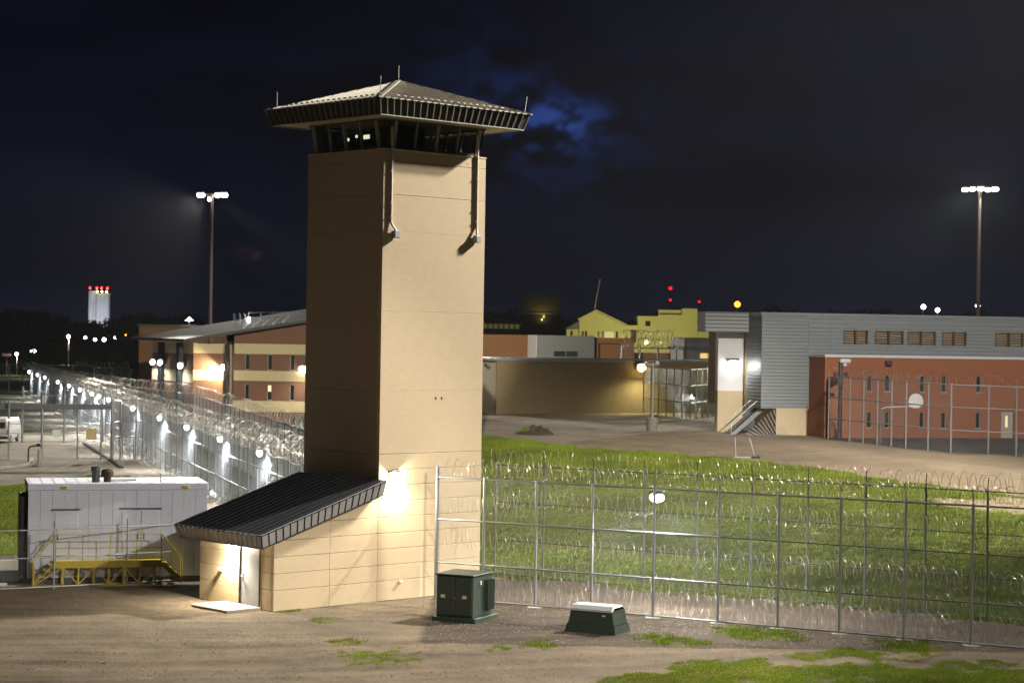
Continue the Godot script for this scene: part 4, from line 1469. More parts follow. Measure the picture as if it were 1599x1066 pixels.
func mound() -> void:
	var o := thing("dirt_mound", "small heap of dark soil with weeds right of the tower", "heap", V(1.9, 2.6, -155.2))
	var g := Geo.new()
	var N := 26
	for j in N:
		for k in N:
			var x := (k / (N - 1.0) * 2 - 1) * 1.7
			var z := (j / (N - 1.0) * 2 - 1) * 1.3
			var r := Vector2(x / 1.7, z / 1.3).length()
			var y := 0.95 * maxf(0, 1 - r * r) * (0.75 + 0.5 * nf.get_noise_2d(x * 6, z * 6)) + 0.12 * nf.get_noise_2d(x * 14 + 50, z * 14) * maxf(0, 1.1 - r) - 0.1
			g.v.append(V(x, y, z))
			g.n.append(Vector3.UP)
	for j in N - 1:
		for k in N - 1:
			var p := j * N + k
			g.i.append_array(PackedInt32Array([p, p + 1, p + N, p + 1, p + N + 1, p + N]))
	for j in range(1, N - 1):
		for k in range(1, N - 1):
			g.n[j * N + k] = (g.v[(j + 1) * N + k] - g.v[(j - 1) * N + k]).cross(g.v[j * N + k + 1] - g.v[j * N + k - 1]).normalized()
	obj("soil", g, M.soil, o)
	g = Geo.new()
	for k in 260:
		var x := -0.8 + rng.randfn(0, 0.32)
		var z := rng.randfn(0.2, 0.4)
		var b := V(x, 0.35 - 0.2 * absf(x + 0.5), z)
		var tip := b + V(rng.randfn(0, 0.15), rng.randf_range(0.15, 0.4), rng.randfn(0, 0.15))
		g.face([b + V(-0.015, 0, 0), b + V(0.015, 0, 0), tip], b - V(0, 0, 5))
	obj("weeds", g, mat("weed", lin(0.10, 0.16, 0.025), 0.9), o)


func right_building() -> void:
	var o := thing("cell_building", "red brick and grey ribbed metal building across the right background", "building", V(24.29, 2.6, -157.0), 0.2426)
	var L := 34.0
	# the brick block
	var wx := [1.3, 3.75, 5.25, 8.2, 10.05, 13.03, 17.6, 20.4, 23.2]
	var up := []
	var lowr := []
	for x in wx:
		up.append([x, 0.42, 3.72, 1.25])
		if absf(x - 15.9) > 1.0:
			lowr.append([x, 0.42, 0.9, 1.2])
	lowr.insert(6, [15.6, 1.12, -0.2, 2.4])
	band(o, "brick_course", 0, L, -0.4, 2.45, 0, M.brick_red, lowr)
	band(o, "brick_course", 0, L, 2.452, 6.3, 0, M.brick_red, up)
	boxp("brick_return", V(0, -0.4, -3.3), V(0.35, 6.3, -0.36), M.brick_red, o)
	boxp("inner_wall", V(0.36, -0.4, -3.2), V(L, 6.2, -0.6), M.rough_concrete, o)
	boxp("roof_edge", V(-0.05, 6.302, -3.3), V(L, 6.5, 0.08), M.siding_white, o, 0.02)
	for k in wx.size():
		window(o, wx[k], 3.72, 0.42, 1.25, 0, M.pane_green)
		window(o, wx[k], 0.9, 0.42, 1.2, 0, M.pane_black)
	var dr := boxp("door", V(15.1, -0.1, -0.2), V(16.1, 2.15, -0.1), M.pad_concrete, o)
	boxp("door_window", V(15.46, 0.95, -0.098), V(15.62, 1.85, -0.08), M.window_warm, dr)
	boxp("wall_camera", V(5.0, 5.75, 0), V(5.5, 6.1, 0.35), M.steel_dark, o, 0.03)
	# the ribbed metal block above and behind
	var ribs := func(x0: float, x1: float, y0: float, y1: float, z: float, t: Transform3D) -> Geo:
		var g := Geo.new()
		var count := int((y1 - y0) / 0.27)
		var h := (y1 - y0) / count
		for k in count:
			var y := y0 + k * h
			var pr := [[0.0, 0.0], [0.35, 0.0], [0.45, 0.07], [0.9, 0.07], [1.0, 0.0]]
			for j in 4:
				g.face([t * V(x0, y + pr[j][0] * h, z + pr[j][1]), t * V(x1, y + pr[j][0] * h, z + pr[j][1]), t * V(x1, y + pr[j + 1][0] * h, z + pr[j + 1][1]), t * V(x0, y + pr[j + 1][0] * h, z + pr[j + 1][1])], t * V((x0 + x1) / 2, y, z - 4.0))
		return g
	var I := Transform3D()
	var zf := -3.3
	obj("ribbed_wall", ribs.call(-4.0, 0.0, 2.2, 9.5, zf, I), M.siding_grey, o)
	obj("ribbed_wall", ribs.call(0.0, L, 6.5, 7.35, zf, I), M.siding_grey, o)
	obj("ribbed_wall", ribs.call(0.0, L, 8.45, 9.5, zf, I), M.siding_grey, o)
	var lv := [[2.9, 5.0], [5.55, 8.06], [8.4, 10.86], [11.4, 13.55], [16.1, 18.6], [20.0, 22.5]]
	var at := 0.0
	for e in lv:
		obj("ribbed_wall", ribs.call(at, e[0], 7.35, 8.45, zf, I), M.siding_grey, o)
		at = e[1]
		var g := Geo.new()
		g.box(V(e[0], 7.35, zf - 0.25), V(e[0] + 0.08, 8.45, zf + 0.08))
		g.box(V(e[1] - 0.08, 7.35, zf - 0.25), V(e[1], 8.45, zf + 0.08))
		var m: float = (e[0] + e[1]) / 2
		g.box(V(m - 0.05, 7.35, zf - 0.25), V(m + 0.05, 8.45, zf + 0.06))
		var f := obj("window", g, M.frame_bronze, o)
		for k in 6:
			g = Geo.new()
			g.bar(V(e[0] + 0.085, 7.44 + k * 0.18, zf - 0.14), V(e[1] - 0.085, 7.44 + k * 0.18, zf - 0.14), 0.12, 0.025, V(0, 1, 0.7))
			obj("louvre", g, M.louvre_dark, f)
		boxp("pane", V(e[0], 7.35, zf - 0.35), V(e[1], 8.45, zf - 0.28), M.window_dim, f)
	obj("ribbed_wall", ribs.call(at, L, 7.35, 8.45, zf, I), M.siding_grey, o)
	boxp("roof_edge", V(-4.1, 9.5, -16), V(L, 9.75, zf + 0.12), M.siding_grey, o, 0.02)
	boxp("back_wall", V(-3.9, 2.2, -16), V(L, 9.49, zf - 0.6), M.core, o)
	for x in [-3.95, -0.02, 5.25 - 3.4]:
		boxp("corner_trim", V(x - 0.06, 2.2 if x < 0 else 6.5, zf), V(x + 0.06, 9.5, zf + 0.09), M.siding_grey, o)
	# return face on the left
	var t := Transform3D(Basis(V(0, 0, 1), V(0, 1, 0), V(-1, 0, 0)), V(-4.0, 0, zf))
	obj("ribbed_wall", ribs.call(-3.0, 0.0, 2.2, 9.5, 0.0, t), M.siding_grey, o)
	# canopy over the recessed white entry
	boxp("canopy", V(-7.75, 8.15, -7.8), V(-4.05, 9.75, -6.0), M.siding_grey, o, 0.03)
	for k in 5:
		boxp("canopy_rib", V(-7.75, 8.3 + k * 0.3, -5.998), V(-4.06, 8.36 + k * 0.3, -5.93), M.siding_white, o)
	boxp("entry_wall", V(-6.15, 3.45, -7.9), V(-3.95, 8.14, -7.3), M.siding_white, o)
	boxp("entry_base", V(-6.15, -0.4, -7.9), V(-3.95, 3.448, -7.25), M.concrete_tan, o)
	boxp("tan_base", V(-2.7, -0.4, -8), V(-0.005, 2.198, zf + 0.05), M.concrete_tan, o)
	# stairs
	for k in 12:
		var x := -6.1 + k * 0.22
		boxp("stair_tread", V(x, k * 0.19, -5.2), V(x + 0.29, k * 0.19 + 0.05, -3.9), M.steel, o)
	for z in [-5.25, -3.85]:
		var g := Geo.new()
		g.bar(V(-6.2, 0.0, z), V(-3.4, 2.3, z), 0.06, 0.28)
		obj("stair_stringer", g, M.steel_dark if z < -5 else M.steel, o)
		g = Geo.new()
		g.path(PackedVector3Array([V(-6.2, 0.0, z), V(-6.2, 1.0, z), V(-3.4, 3.3, z), V(-2.9, 3.3, z)]), 0.045, 6)
		obj("handrail", g, M.steel, o)
	for k in 12:
		var g := Geo.new()
		var x := -5.4 + k * 0.25
		g.bar(V(x, minf(2.1, maxf(0.0, (x + 5.4) * 0.85)), -3.4), V(x + 0.9, 0.0, -3.2), 0.05, 0.05)
		obj("baluster", g, M.steel, o)
	wall_lamp("large bright wall lamp on the recessed white entry wall", o.transform * V(-5.0, 5.9, -7.29), o.basis * V(0, 0, 1), 0.95, 7.0, Color(1, 1, 1), M.lamp_white, "", -0.7)
	# the exercise court
	var pts := [Vector2(24.25, -154.6), Vector2(25.4, -151.8), Vector2(26.8, -148.1), Vector2(28.2, -144.5), Vector2(30.65, -141.0), Vector2(33.0, -139.9), Vector2(36.5, -138.4), Vector2(42, -136.3)]
	fence("exercise court fence with sagging razor coil in front of the red brick wall", pts, 4.8, 2.4, [1.6, 3.2, 4.75], [[-0.2, 5.15, 0.35, 0.6, 0.009], [0.3, 5.3, 0.3, 0.9, 0.008]], 0.065, "", 0.1)
	o = thing("camera_pole", "tall pole with white security cameras at the court's left corner", "pole", V(25.0, 2.6, -153.9))
	pole("shaft", V(0, 0, 0), V(0, 6.0, 0), 0.16, M.steel_dark, o)
	boxp("mount_plate", V(-0.5, 5.0, -0.08), V(0.5, 5.12, 0.08), M.rust, o)
	for x in [-0.42, 0.42]:
		boxp("bracket", V(x - 0.1, 4.85, -0.1), V(x + 0.1, 5.2, 0.1), M.black, o, 0.02)
	boxp("camera", V(-0.1, 5.9, -0.25), V(0.75, 6.22, 0.3), M.white_paint, o, 0.08)
	boxp("camera", V(0.15, 5.65, -0.2), V(0.45, 5.88, 0.2), M.white_paint, o, 0.05)
	o = thing("basketball_hoop", "white fan shaped basketball backboard with red rim inside the court", "basketball hoop", V(28.6, 2.55, -150.0))
	pole("pole", V(-1.2, 0, 0), V(-1.2, 2.7, 0), 0.08, M.steel, o)
	var g := Geo.new()
	g.path(PackedVector3Array([V(-1.2, 2.6, 0), V(-0.9, 2.75, 0), V(0.9, 2.85, 0.1)]), 0.06, 6)
	obj("arm", g, M.steel, o)
	g = Geo.new()
	var fan := []
	for k in 9:
		fan.append(Vector2(1.35 + 0.55 * cos(PI * k / 8.0), 3.25 + 0.58 * sin(PI * k / 8.0)))
	fan.append_array([Vector2(0.85, 2.85), Vector2(1.2, 2.72), Vector2(1.55, 2.75), Vector2(1.85, 2.95)])
	g.slab(fan, 0.12, 0.18, 0.01)
	obj("backboard", g, M.white_paint, o)
	g = Geo.new()
	var ring := PackedVector3Array()
	for k in 13:
		ring.append(V(1.55 + 0.23 * cos(TAU * k / 12.0), 2.72, 0.45 + 0.23 * sin(TAU * k / 12.0)))
	g.path(ring, 0.025, 5)
	obj("rim", g, M.red_paint, o)
	o = thing("goal_frame", "thin metal frame with a dark foot lying at the grass edge", "frame", V(15.6, 2.26, -135.0))
	pole("pole", V(-0.55, 0, 0), V(-0.62, 1.35, -0.2), 0.035, M.steel, o)
	pole("pole", V(0.72, 0, 0.1), V(0.35, 1.35, -0.1), 0.035, M.steel, o)
	pole("foot_bar", V(-0.65, 0.04, 0), V(0.9, 0.04, 0.12), 0.045, M.steel, o)
	boxp("weight", V(0.45, 0.0, 0.0), V(1.05, 0.14, 0.25), M.black, o, 0.03)


# ---- far away ------------------------------------------------------------------------------------------------------------
func street_lamp(label: String, at: Vector3, base: float, r: float, m: Material, bright := false, called := "street_lamp", group := "") -> void:
	r *= 0.8
	var o := thing(called, label, "street lamp", V(at.x, base, at.z), 0.0, group)
	var h := at.y - base
	pole("pole", Vector3.ZERO, V(0, h, 0), 0.12, M.wood_pole, o)
	var g := Geo.new()
	g.lathe([Vector2(0, h + r), Vector2(r * 0.7, h + r * 0.6), Vector2(r, h), Vector2(r * 0.7, h - r * 0.7), Vector2(0, h - r)], 10, Transform3D(Basis(), V(0, 0, r)))
	obj("lens", g, m, o)
	if bright:
		spot(o, V(0, h - r * 1.1, r), V(0, -1, 0.2), 60.0, 84.0, Color(1, 1, 0.95), 0.3)


func mast(called: String, label: String, at: Vector3, top: float, lamps: Array, m: Material, aims: Array, thick := 0.26) -> void:
	var o := thing(called, label, "light mast", at)
	var h := top - at.y
	var g := Geo.new()
	g.tube(V(0, 0, 0), V(0, h, 0), thick, thick * 0.55, 12)
	obj("pole", g, M.mast_steel, o)
	g = Geo.new()
	g.bar(V(lamps[0][0] - 0.1, h, 0), V(lamps[-1][0] + 0.1, h, 0), 0.14, 0.14)
	obj("cross_arm", g, M.mast_steel, o)
	for l in lamps:
		var w: float = l[2]
		var f := Geo.new()
		f.cbox(V(l[0] - w, h + l[1] + 0.1, -0.45), V(l[0] + w, h + l[1] + 0.32, 0.45), 0.06)
		var hs := obj("luminaire", f, M.frame_bronze, o)
		f = Geo.new()
		f.cbox(V(l[0] - w * 0.92, h + l[1] - 0.34, -0.42), V(l[0] + w * 0.92, h + l[1] + 0.098, 0.42), 0.12)
		obj("lens", f, m, hs)
	for s in aims:   # [offset, target (world), energy, angle, colour]
		var from: Vector3 = at + V(0, h, 0) + s[0]
		spot(o, V(0, h, 0) + s[0], s[1] - from, s[2], s[3], s[4], 0.6, 0.5)


func tree_mesh(seed_: int, leaves: int) -> Array:   # [trunk, crown] one metre tall
	rng.seed = seed_
	var t := Geo.new()
	t.tube(V(0, 0, 0), V(0.02, 0.45, 0.01), 0.035, 0.02, 7, false)
	var lumps := []
	for k in 9:
		var a := k * 2.4 + rng.randf()
		var y := rng.randf_range(0.35, 0.85)
		var r := 0.26 * sin(PI * clampf(y, 0.2, 0.92)) * rng.randf_range(0.6, 1.2)
		var p := V(cos(a) * r, y, sin(a) * r)
		lumps.append([p, rng.randf_range(0.10, 0.19)])
		t.tube(V(0.01, rng.randf_range(0.25, 0.42), 0.0), p, 0.013, 0.005, 5, false)
	var c := Geo.new()
	for k in leaves:
		var l: Array = lumps[rng.randi() % lumps.size()]
		var d: Vector3 = V(rng.randfn(), rng.randfn() * 0.8, rng.randfn()).normalized() * l[1] * pow(rng.randf(), 0.4)
		var p: Vector3 = l[0] + d
		var x := V(rng.randfn(), rng.randfn(), rng.randfn()).normalized() * 0.026
		var y := x.cross(V(rng.randfn(), rng.randfn(), rng.randfn())).normalized() * 0.02
		c.face([p - x, p - y, p + x, p + y], p - d)
	return [t.mesh(), c.mesh()]


func far_things() -> void:
	var o := thing("yellow_house", "yellow gabled house with narrow windows beyond the housing block", "house", V(17.3, 3.2, -420))
	var g := Geo.new()
	g.slab([Vector2(-3.4, 0), Vector2(6.3, 0), Vector2(6.3, 9.7), Vector2(0, 12.6), Vector2(-3.4, 10.8)], -12, 0, 0.02)
	obj("gable_wall", g, M.stucco_yellow, o)
	boxp("wing_wall", V(-6.0, 0, -10), V(-3.41, 8.8, -0.6), M.stucco_yellow, o)
	g = Geo.new()
	g.slab([Vector2(-6.4, 8.82), Vector2(-3.42, 8.82), Vector2(-3.42, 10.6)], -10, -0.3, 0.02)
	obj("wing_roof", g, M.roof_dark, o)
	g = Geo.new()
	g.bar(V(-3.7, 10.85, 0.1), V(0.1, 12.85, 0.1), 0.5, 0.25)
	g.bar(V(0, 12.85, 0.12), V(6.6, 9.8, 0.12), 0.5, 0.25)
	obj("roof_edge", g, M.stucco_yellow, o)
	boxp("link_wall", V(6.31, 0, -8), V(8.8, 9.8, -0.5), M.stucco_yellow, o)
	boxp("doorway", V(7.3, 6.2, -0.499), V(8.5, 8.9, -0.45), M.rust, o)
	for x in [-5.2, -2.9, -2.2, 0.4, 1.3, 4.2]:
		boxp("window", V(x, 7.2, -0.59 if x < -3.4 else 0.001), V(x + 0.45, 8.5, -0.55 if x < -3.4 else 0.04), M.pane_black, o)
	boxp("lit_door", V(1.9, 6.8, 0.002), V(3.8, 8.4, 0.05), M.siding_white, o)
	o = thing("flagpole", "slender tall pole rising above the yellow gabled house", "pole", V(16.9, 15.7, -421))
	pole("shaft", V(0, -0.2, 0), V(1.2, 6.8, 0), 0.09, M.steel, o)
	o = thing("yellow_hall", "stepped yellow stucco hall with parapets behind the grey metal wall", "building", V(26.1, 3.2, -422))
	boxp("low_wall", V(0, 0, -12), V(4.3, 11.5, 0), M.stucco_yellow, o)
	boxp("tall_wall", V(4.31, 0, -14), V(9.2, 12.2, 0.3), M.stucco_yellow, o)
	boxp("parapet_wall", V(4.4, 12.201, -14), V(9.1, 13.2, -1.4), M.stucco_yellow, o)
	boxp("tall_wall", V(9.21, 0, -14), V(12.4, 13.5, 0.6), M.stucco_yellow, o)
	boxp("low_wall", V(12.41, 0, -14), V(20, 9.9, 0.1), M.stucco_yellow, o)
	boxp("roof_edge", V(-0.1, 11.501, -12), V(4.29, 11.8, 0.15), M.stucco_yellow, o)
	for y in [9.7, 6.0]:
		boxp("window", V(1.6, y, 0.002), V(2.7, y + 1.1, 0.05), M.pane_black, o)
	for e in [[28.0, "left"], [38.0, "right"]]:
		o = thing("unseen_flood_lamp", "unseen flood lamp added to light the %s yellow building" % ("gabled" if e[1] == "left" else "stepped"), "flood lamp", V(e[0] - 8.0, 3.2, -384))  # out of view, added to light the yellow walls
		pole("post", Vector3.ZERO, V(0, 5.2, 0), 0.08, M.steel, o)
		boxp("housing", V(-0.4, 5.2, -0.1), V(0.4, 5.7, 0.2), M.frame_bronze, o, 0.03)
		boxp("lens", V(-0.36, 5.24, -0.16), V(0.36, 5.66, -0.102), M.lamp_green, o, 0.02)
		spot(o, V(0, 5.45, -0.22), V(0, 0.12, -1), 560.0, 70.0, Color(1, 0.97, 0.68), 0.4)
	street_lamp("yellow green lamp glowing under the grey canopy edge", V(37.6, 11.3, -379), 3.2, 0.85, M.lamp_green)
	o = thing("dark_hall", "dark tall hall with a dim lit cornice far right of the tower", "building", V(2.3, 2.5, -500))
	boxp("lower_wall", V(0.1, 0, -12), V(9.6, 13.5, 0), M.rust, o)
	boxp("lit_cornice", V(0, 13.501, -12), V(9.8, 13.8, 0.3), M.stucco_yellow, o)
	boxp("upper_wall", V(0.1, 13.801, -12), V(9.6, 18.2, 0), M.core, o)
	spot(o, V(5.0, 12.3, 1.6), V(0, 0.6, -1), 2.5, 80.0, Color(1, 0.95, 0.5), 0.3)
	boxp("wall_lamp", V(4.9, 12.0, 0.0), V(5.1, 12.2, 0.4), M.lamp_green, o, 0.05)  # lamp added to brighten the cornice above
	boxp("upper_window", V(5.2, 12.6, 0.001), V(5.7, 13.3, 0.06), M.window_far, o)
	o = thing("long_hall", "long low hall with a row of dim lit windows beside the tower", "building", V(-9.0, 2.5, -500))
	boxp("wall", V(0, 0, -10), V(11.2, 11.6, 0), M.core, o)
	for k in 8:
		boxp("window", V(0.5 + k * 1.32, 9.75, 0.001), V(1.45 + k * 1.32, 10.9, 0.06), M.window_far, o)
	# grain elevator
	o = thing("grain_elevator", "floodlit white grain elevator on the far left skyline", "grain elevator", V(-306.0, 4.0, -1500))
	for k in 3:
		g = Geo.new()
		g.lathe([Vector2(0, 36.2), Vector2(2.1, 36.0), Vector2(2.1, 0)], 20, Transform3D(Basis(), V(-6.0 + k * 1.5, 0, -k * 1.5)))
		obj("silo", g, M.silo_white, o)
	for k in 3:
		g = Geo.new()
		g.lathe([Vector2(0, 33.2), Vector2(2.4, 33.0), Vector2(2.4, 0)], 20, Transform3D(Basis(), V(0.2 + k * 2.9, 0, 1.0)))
		obj("silo", g, M.silo_white, o)
	boxp("headhouse", V(-3.0, 33.2, -3), V(8.0, 34.2, 1), M.silo_white, o)
	for x in [-6.6, -1.6, 2.0, 6.4]:
		g = Geo.new()
		g.lathe([Vector2(0, 1.1), Vector2(0.8, 0.5), Vector2(0.8, -0.5), Vector2(0, -1.1)], 8, Transform3D(Basis(), V(x, 38.2, 2.5)))
		obj("beacon_lamp", g, M.lamp_red, o)
	for x in [-1.0, 2.4, 5.8]:
		g = Geo.new()
		g.lathe([Vector2(0, 0.8), Vector2(0.7, 0.3), Vector2(0.7, -0.3), Vector2(0, -0.8)], 8, Transform3D(Basis(), V(x, 35.4, 3.0)))
		obj("roof_lamp", g, M.lamp_green, o)
	for x in [-5.0, 3.0]:
		boxp("floodlight_housing", V(x - 0.6, 0.4, 40), V(x + 0.6, 1.2, 41), M.frame_bronze, o, 0.05)
		boxp("floodlight_lens", V(x - 0.5, 1.22, 40), V(x + 0.5, 1.3, 40.9), M.lamp_cold, o)
		spot(o, V(x, 1.6, 40.0), V(0, 0.35, -1), 900.0, 60.0, Color(0.95, 0.97, 1), 0.5)
	# the two light masts in view
	var cw := Color(0.98, 1.0, 0.95)
	mast("light_mast", "tall light mast with four lamps left of the tower", V(-34.6, 1.5, -232), 25.9, [[-1.3, 0.0, 0.42], [-0.35, -0.45, 0.13], [0.62, 0.0, 0.3], [1.35, 0.05, 0.42]], M.lamp_mast, [[V(-1, -0.8, 0.8), V(-49, 0, -148), 10000.0, 21.5, Color(1, 0.97, 0.9)], [V(0.6, -0.8, 0.3), V(-24, 9, -206), 300.0, 40.0, Color(1, 0.97, 0.92)], [V(1, -0.8, 0.3), V(-2, 5, -188), 5000.0, 7.0, Color(1, 0.96, 0.9)]])
	mast("light_mast", "tall light mast with a row of lamps above the right building", V(60.2, 3.0, -262), 30.2, [[-1.9, 0.0, 0.40], [-0.95, 0.08, 0.33], [0.1, 0.14, 0.42], [1.05, 0.02, 0.30], [1.95, 0.12, 0.42]], M.lamp_mast, [[V(0, -0.8, 0.6), V(30, 0, -190), 2200.0, 80.0, cw], [V(-1.0, -0.8, 0.6), V(7, 2, -158), 6500.0, 10.0, cw]], 0.34)
	# small lights in the distance
	var wl := ["first", "second", "third", "last"]
	var wp := [V(-126.3, 8.1, -600), V(-123.4, 7.6, -600), V(-120.7, 7.6, -600), V(-117.4, 8.3, -600)]
	for k in 4:
		street_lamp("%s white lamp from the left in the far row of four" % wl[k], wp[k], 0.0, 0.6 if k != 2 else 0.75, M.lamp_cold, false, "street_lamp", "far row of white street lamps")
	street_lamp("orange lamp right of the far row of white lamps", V(-123.7, 9.0, -650), 0.0, 0.55, M.lamp_orange)
	street_lamp("small orange lamp low at the far left edge", V(-148.9, 7.2, -600), 0.0, 0.5, M.lamp_orange)
	street_lamp("brightest far white lamp at the left beyond the crossing sign", V(-99.1, 5.6, -420), 0.0, 0.85, M.lamp_cold, true)
	street_lamp("narrow white lamp left of the brightest far lamp", V(-109.9, 4.7, -450), 0.0, 0.5, M.lamp_cold, true)
	street_lamp("tall pale lamp post before the dark trees on the left", V(-72.2, 9.1, -330), 0.0, 0.38, M.lamp_cold, true)
	street_lamp("large orange lamp above the grey canopy roof", V(55.4, 19.2, -500), 3.0, 0.95, M.lamp_orange)
	street_lamp("left one of three white lamps above the right roof", V(101.3, 19.3, -500), 3.0, 0.75, M.lamp_cold)
	street_lamp("lowest of three white lamps above the right roof", V(109.0, 18.9, -520), 3.0, 0.75, M.lamp_cold)
	street_lamp("white lamp beside the right light mast above the roof", V(110.1, 19.3, -480), 3.0, 0.75, M.lamp_cold)
	o = thing("radio_mast", "thin dark radio mast with two red lamps in the distance", "mast", V(70.0, 3.0, -900))
	pole("shaft", Vector3.ZERO, V(0, 30, 0), 0.25, M.black, o)
	for e in [[30.2, 0.85], [25.0, 0.5]]:
		g = Geo.new()
		g.lathe([Vector2(0, e[1]), Vector2(e[1] * 0.8, 0.3), Vector2(e[1] * 0.8, -0.3), Vector2(0, -e[1])], 10, Transform3D(Basis(), V(0, e[0], 0)))
		obj("beacon_lamp", g, M.lamp_red, o)
	o = thing("radio_mast", "lower mast with one small red lamp right of the pair", "mast", V(82.9, 3.0, -900))
	pole("shaft", Vector3.ZERO, V(0, 24.2, 0), 0.2, M.black, o)
	g = Geo.new()
	g.lathe([Vector2(0, 0.6), Vector2(0.5, 0.0), Vector2(0, -0.6)], 8, Transform3D(Basis(), V(0, 24.4, 0)))
	obj("beacon_lamp", g, M.lamp_red, o)
	o = thing("crossing_sign", "white X shaped crossing sign with a red triangle at far left", "sign", V(-91.8, 0, -380))
	pole("post", Vector3.ZERO, V(0, 4.6, 0), 0.1, M.siding_white, o)
	for s in [-1.0, 1.0]:
		g = Geo.new()
		g.bar(V(-0.85 * s, 2.9, 0.1 + 0.03 * s), V(0.85 * s, 4.3, 0.1 + 0.03 * s), 0.03, 0.3, V(0, 1, 0))
		obj("crossbuck", g, M.siding_white, o)
	g = Geo.new()
	g.slab([Vector2(-0.6, 2.9), Vector2(0.6, 2.9), Vector2(0, 1.9)], 0.06, 0.12, 0.01)
	obj("yield_plate", g, M.red_paint, o)
	o = thing("red_sign", "dim red glowing sign low at the far left edge", "sign", V(-112.2, 4.2, -450))
	boxp("panel", V(-1.0, 0, 0), V(1.0, 0.6, 0.1), M.sign_glow, o)
	boxp("post", V(-0.1, -4.2, -0.1), V(0.1, 0.0, -0.01), M.wood_pole, o)
	# trees
	var lab := ["broad dim tree left of the pale lamp post", "low dark tree right of the pale lamp post", "small dark tree between lamp row and brick block", "dark tree behind the brightest far lamp"]
	var tp := [[-80.0, -352.0, 7.2], [-70.5, -346.0, 8.0], [-64.0, -352.0, 6.5], [-92.0, -400.0, 9.0]]
	for k in 4:
		var tm := tree_mesh(40 + k, 1500)
		o = thing("tree", lab[k], "tree", V(tp[k][0], 0, tp[k][1]), k * 1.3, "dark trees at the left")
		var xf := Transform3D(Basis().scaled(V(tp[k][2] * 1.7, tp[k][2], tp[k][2] * 1.7)), Vector3.ZERO)
		inst("trunk", tm[0], M.bark, o, xf)
		inst("crown", tm[1], M.leafy, o, xf)
	var tm := tree_mesh(60, 700)
	rng.seed = 77
	var sp := []
	for k in 520:
		var az := rng.randf_range(-0.34, 0.34)
		var d := rng.randf_range(540, 1000)
		var s := rng.randf_range(11, 17.5) * (d / 700.0) * (1.0 + 0.3 * nz.get_noise_1d(az * 200.0))
		sp.append([Transform3D(Basis(Vector3.UP, rng.randf() * TAU).scaled(V(s * 1.3, s, s * 1.3)), V(sin(az) * d, 0.0 if az < -0.02 else 3.0, -cos(az) * d)), Color(0.04, 0.05, 0.025) * rng.randf_range(0.6, 1.3)])
	scatter("woodland", "dark line of distant trees along the whole horizon", "woodland", tm[1], M.leaf, sp)


func sky() -> PanoramaSkyMaterial:
	var w := 4096
	var h := 2048
	var im := Image.create(w, h, false, Image.FORMAT_RGBF)
	var a := FastNoiseLite.new()
	a.seed = 12
	a.noise_type = FastNoiseLite.TYPE_SIMPLEX_SMOOTH
	a.frequency = 1.0
	a.fractal_octaves = 5
	var deep := Color(0.0012, 0.0013, 0.0026)
	var navy := Color(0.0046, 0.0050, 0.0150)
	var gap := Color(0.010, 0.024, 0.105)
	im.fill(deep)
	for y in range(0, h / 2):
		var el := (0.5 - (y + 0.5) / h) * PI
		var step := 1 if el < 0.20 else 16
		if step == 16 and y % 16 != 0:
			continue
		var c := cos(el)
		for x in range(0, w, step):
			var az := (x + 0.5) / w * TAU
			var azs := az if az < PI else az - TAU
			if step == 1 and absf(azs) > 0.30 and (x % 8 or y % 8):
				continue
			var d := V(sin(az) * c, sin(el), -cos(az) * c)
			var n1 := a.get_noise_3d(d.x * 3.0, d.y * 11.0, d.z * 3.0)
			var lo := 1.0 - smoothstep(0.02, 0.14, el)
			var col := deep.lerp(navy, clampf(0.22 + 0.62 * lo + n1 * 0.9, 0, 1))
			if step == 16:
				im.fill_rect(Rect2i(x, y, 16, 16), col)
			elif absf(azs) > 0.30:
				im.fill_rect(Rect2i(x, y, 8, 8), col)
			else:
				# thinner overcast, where the last blue of dusk shows between ragged clouds
				var n2 := a.get_noise_3d(d.x * 13.0 + 7.0, d.y * 26.0, d.z * 13.0)
				var n3 := a.get_noise_3d(d.x * 38.0, d.y * 70.0, d.z * 38.0) + 0.35 * a.get_noise_3d(d.x * 150.0, d.y * 220.0, d.z * 150.0)
				var near := exp(-pow((azs - 0.008) / 0.05, 2.0) - pow((el - 0.112) / 0.032, 2.0))
				var near3 := exp(-pow((azs - 0.018) / 0.020, 2.0) - pow((el - 0.106) / 0.010, 2.0))
				col = col.lerp(gap, clampf(near * (0.16 + n2 * 0.9 + n3 * 0.5), 0, 0.35))
				col = col.lerp(gap * 2.0, clampf(smoothstep(0.02, 0.26, n3) * near3 * 1.2, 0, 0.9))
				col = col.lerp(deep * 1.6, clampf(smoothstep(-0.02, -0.2, n3) * near * 0.8, 0, 0.8))
				var near2 := exp(-pow((azs + 0.130) / 0.0065, 2.0) - pow((el - 0.0385) / 0.0022, 2.0))
				col = col.lerp(Color(0.060, 0.030, 0.036), clampf(near2 * (0.8 + n3 * 2.0), 0, 0.8))
				im.set_pixel(x, y, col)
	var m := PanoramaSkyMaterial.new()
	m.panorama = ImageTexture.create_from_image(im)
	return m


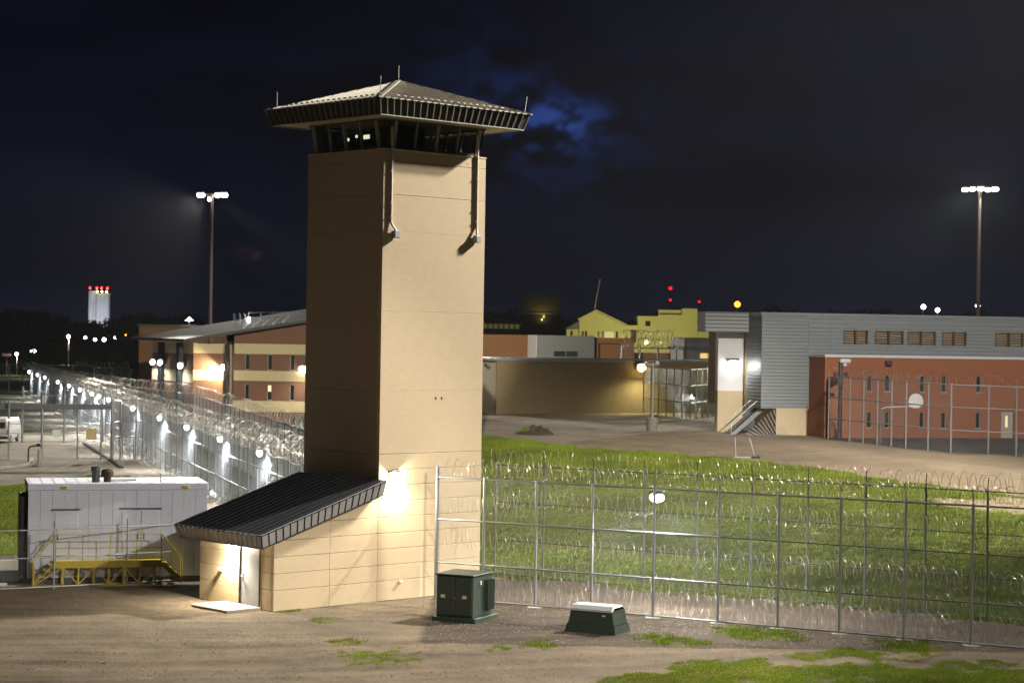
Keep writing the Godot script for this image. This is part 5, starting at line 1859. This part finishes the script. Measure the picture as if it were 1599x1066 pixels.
func _ready() -> void:
	# camera, sky, exposure
	var cam := Camera3D.new()
	cam.name = "camera"
	add_child(cam)
	cam.position = V(0, 10, 0)
	cam.basis = Basis(V(1, 0, 0), -0.0017) * Basis(V(0, 0, 1), 0.0158)
	cam.fov = rad_to_deg(2.0 * atan(533.0 / 3165.9))
	var lens := CameraAttributesPhysical.new()
	lens.frustum_focal_length = 12.0 / (533.0 / 3165.9)
	lens.frustum_focus_distance = 76.0
	lens.frustum_near = 0.5
	lens.frustum_far = 6000.0
	lens.exposure_aperture = 1.5
	cam.attributes = lens
	var env := Environment.new()
	env.background_mode = Environment.BG_SKY
	env.sky = Sky.new()
	env.sky.sky_material = sky()
	env.background_energy_multiplier = 1.0
	env.tonemap_mode = Environment.TONE_MAPPER_LINEAR
	env.tonemap_exposure = 1.0
	env.fog_enabled = true
	env.fog_density = 0.00006
	env.fog_light_color = Color(0.9, 0.92, 0.95)
	env.sdfgi_enabled = true
	env.ssao_enabled = true
	env.ssil_enabled = true
	var we := WorldEnvironment.new()
	we.name = "world"
	we.environment = env
	add_child(we)

	rng.seed = 4
	nz.seed = 8
	nz.frequency = 0.05
	nz.fractal_octaves = 4
	nf.seed = 15
	nf.frequency = 0.35
	nf.fractal_octaves = 4
	materials()
	var lf := mat("leafy", lin(0.045, 0.06, 0.025), 0.9)
	lf.backlight_enabled = true
	lf.backlight = lin(0.02, 0.03, 0.01)
	shared_meshes()
	ground()
	tower()
	right_building()
	centre_buildings()
	left_buildings()
	boxes()
	near_fences()
	left_side()
	far_things()
	rng.seed = 5
	cover()
	# light masts outside the frame on the right, which light the tower's right face, the yard and the ground
	var tone := Color(1, 0.97, 0.92)
	mast("yard_mast", "tall yard light mast just outside the right edge", V(33, 1.0, -94.5), 38.5, [[-1.8, 0.0, 0.5], [-0.6, 0.0, 0.5], [0.6, 0.0, 0.5], [1.8, 0.0, 0.5]], M.lamp_mast, [
		[V(-1.8, -0.7, 0), V(-5, 11, -78), 5600.0, 30.0, tone],
		[V(0.2, -0.7, -0.6), V(40, 4, -150), 3600.0, 24.0, tone],
		[V(-0.4, -0.7, -0.6), V(5, 0, -118), 8800.0, 42.0, tone],
		[V(-1.6, -0.7, -0.6), V(-24, 6, -205), 9000.0, 9.0, tone],
		[V(0.6, -0.7, 0.6), V(4, 0, -64), 3200.0, 38.0, tone]])
	mast("yard_mast", "unseen second yard mast added outside the right edge to light generator and ground", V(49.5, 0.0, -20), 38.0, [[-1.8, 0.0, 0.5], [-0.6, 0.0, 0.5], [0.6, 0.0, 0.5], [1.8, 0.0, 0.5]], M.lamp_mast, [  # unseen mast, added to light the generator and front ground
		[V(-1.8, -0.7, 0), V(-14, -4, -76), 4500.0, 10.5, tone],
		[V(1.8, -0.7, 0), V(9, 0, -57), 3000.0, 13.0, tone]])
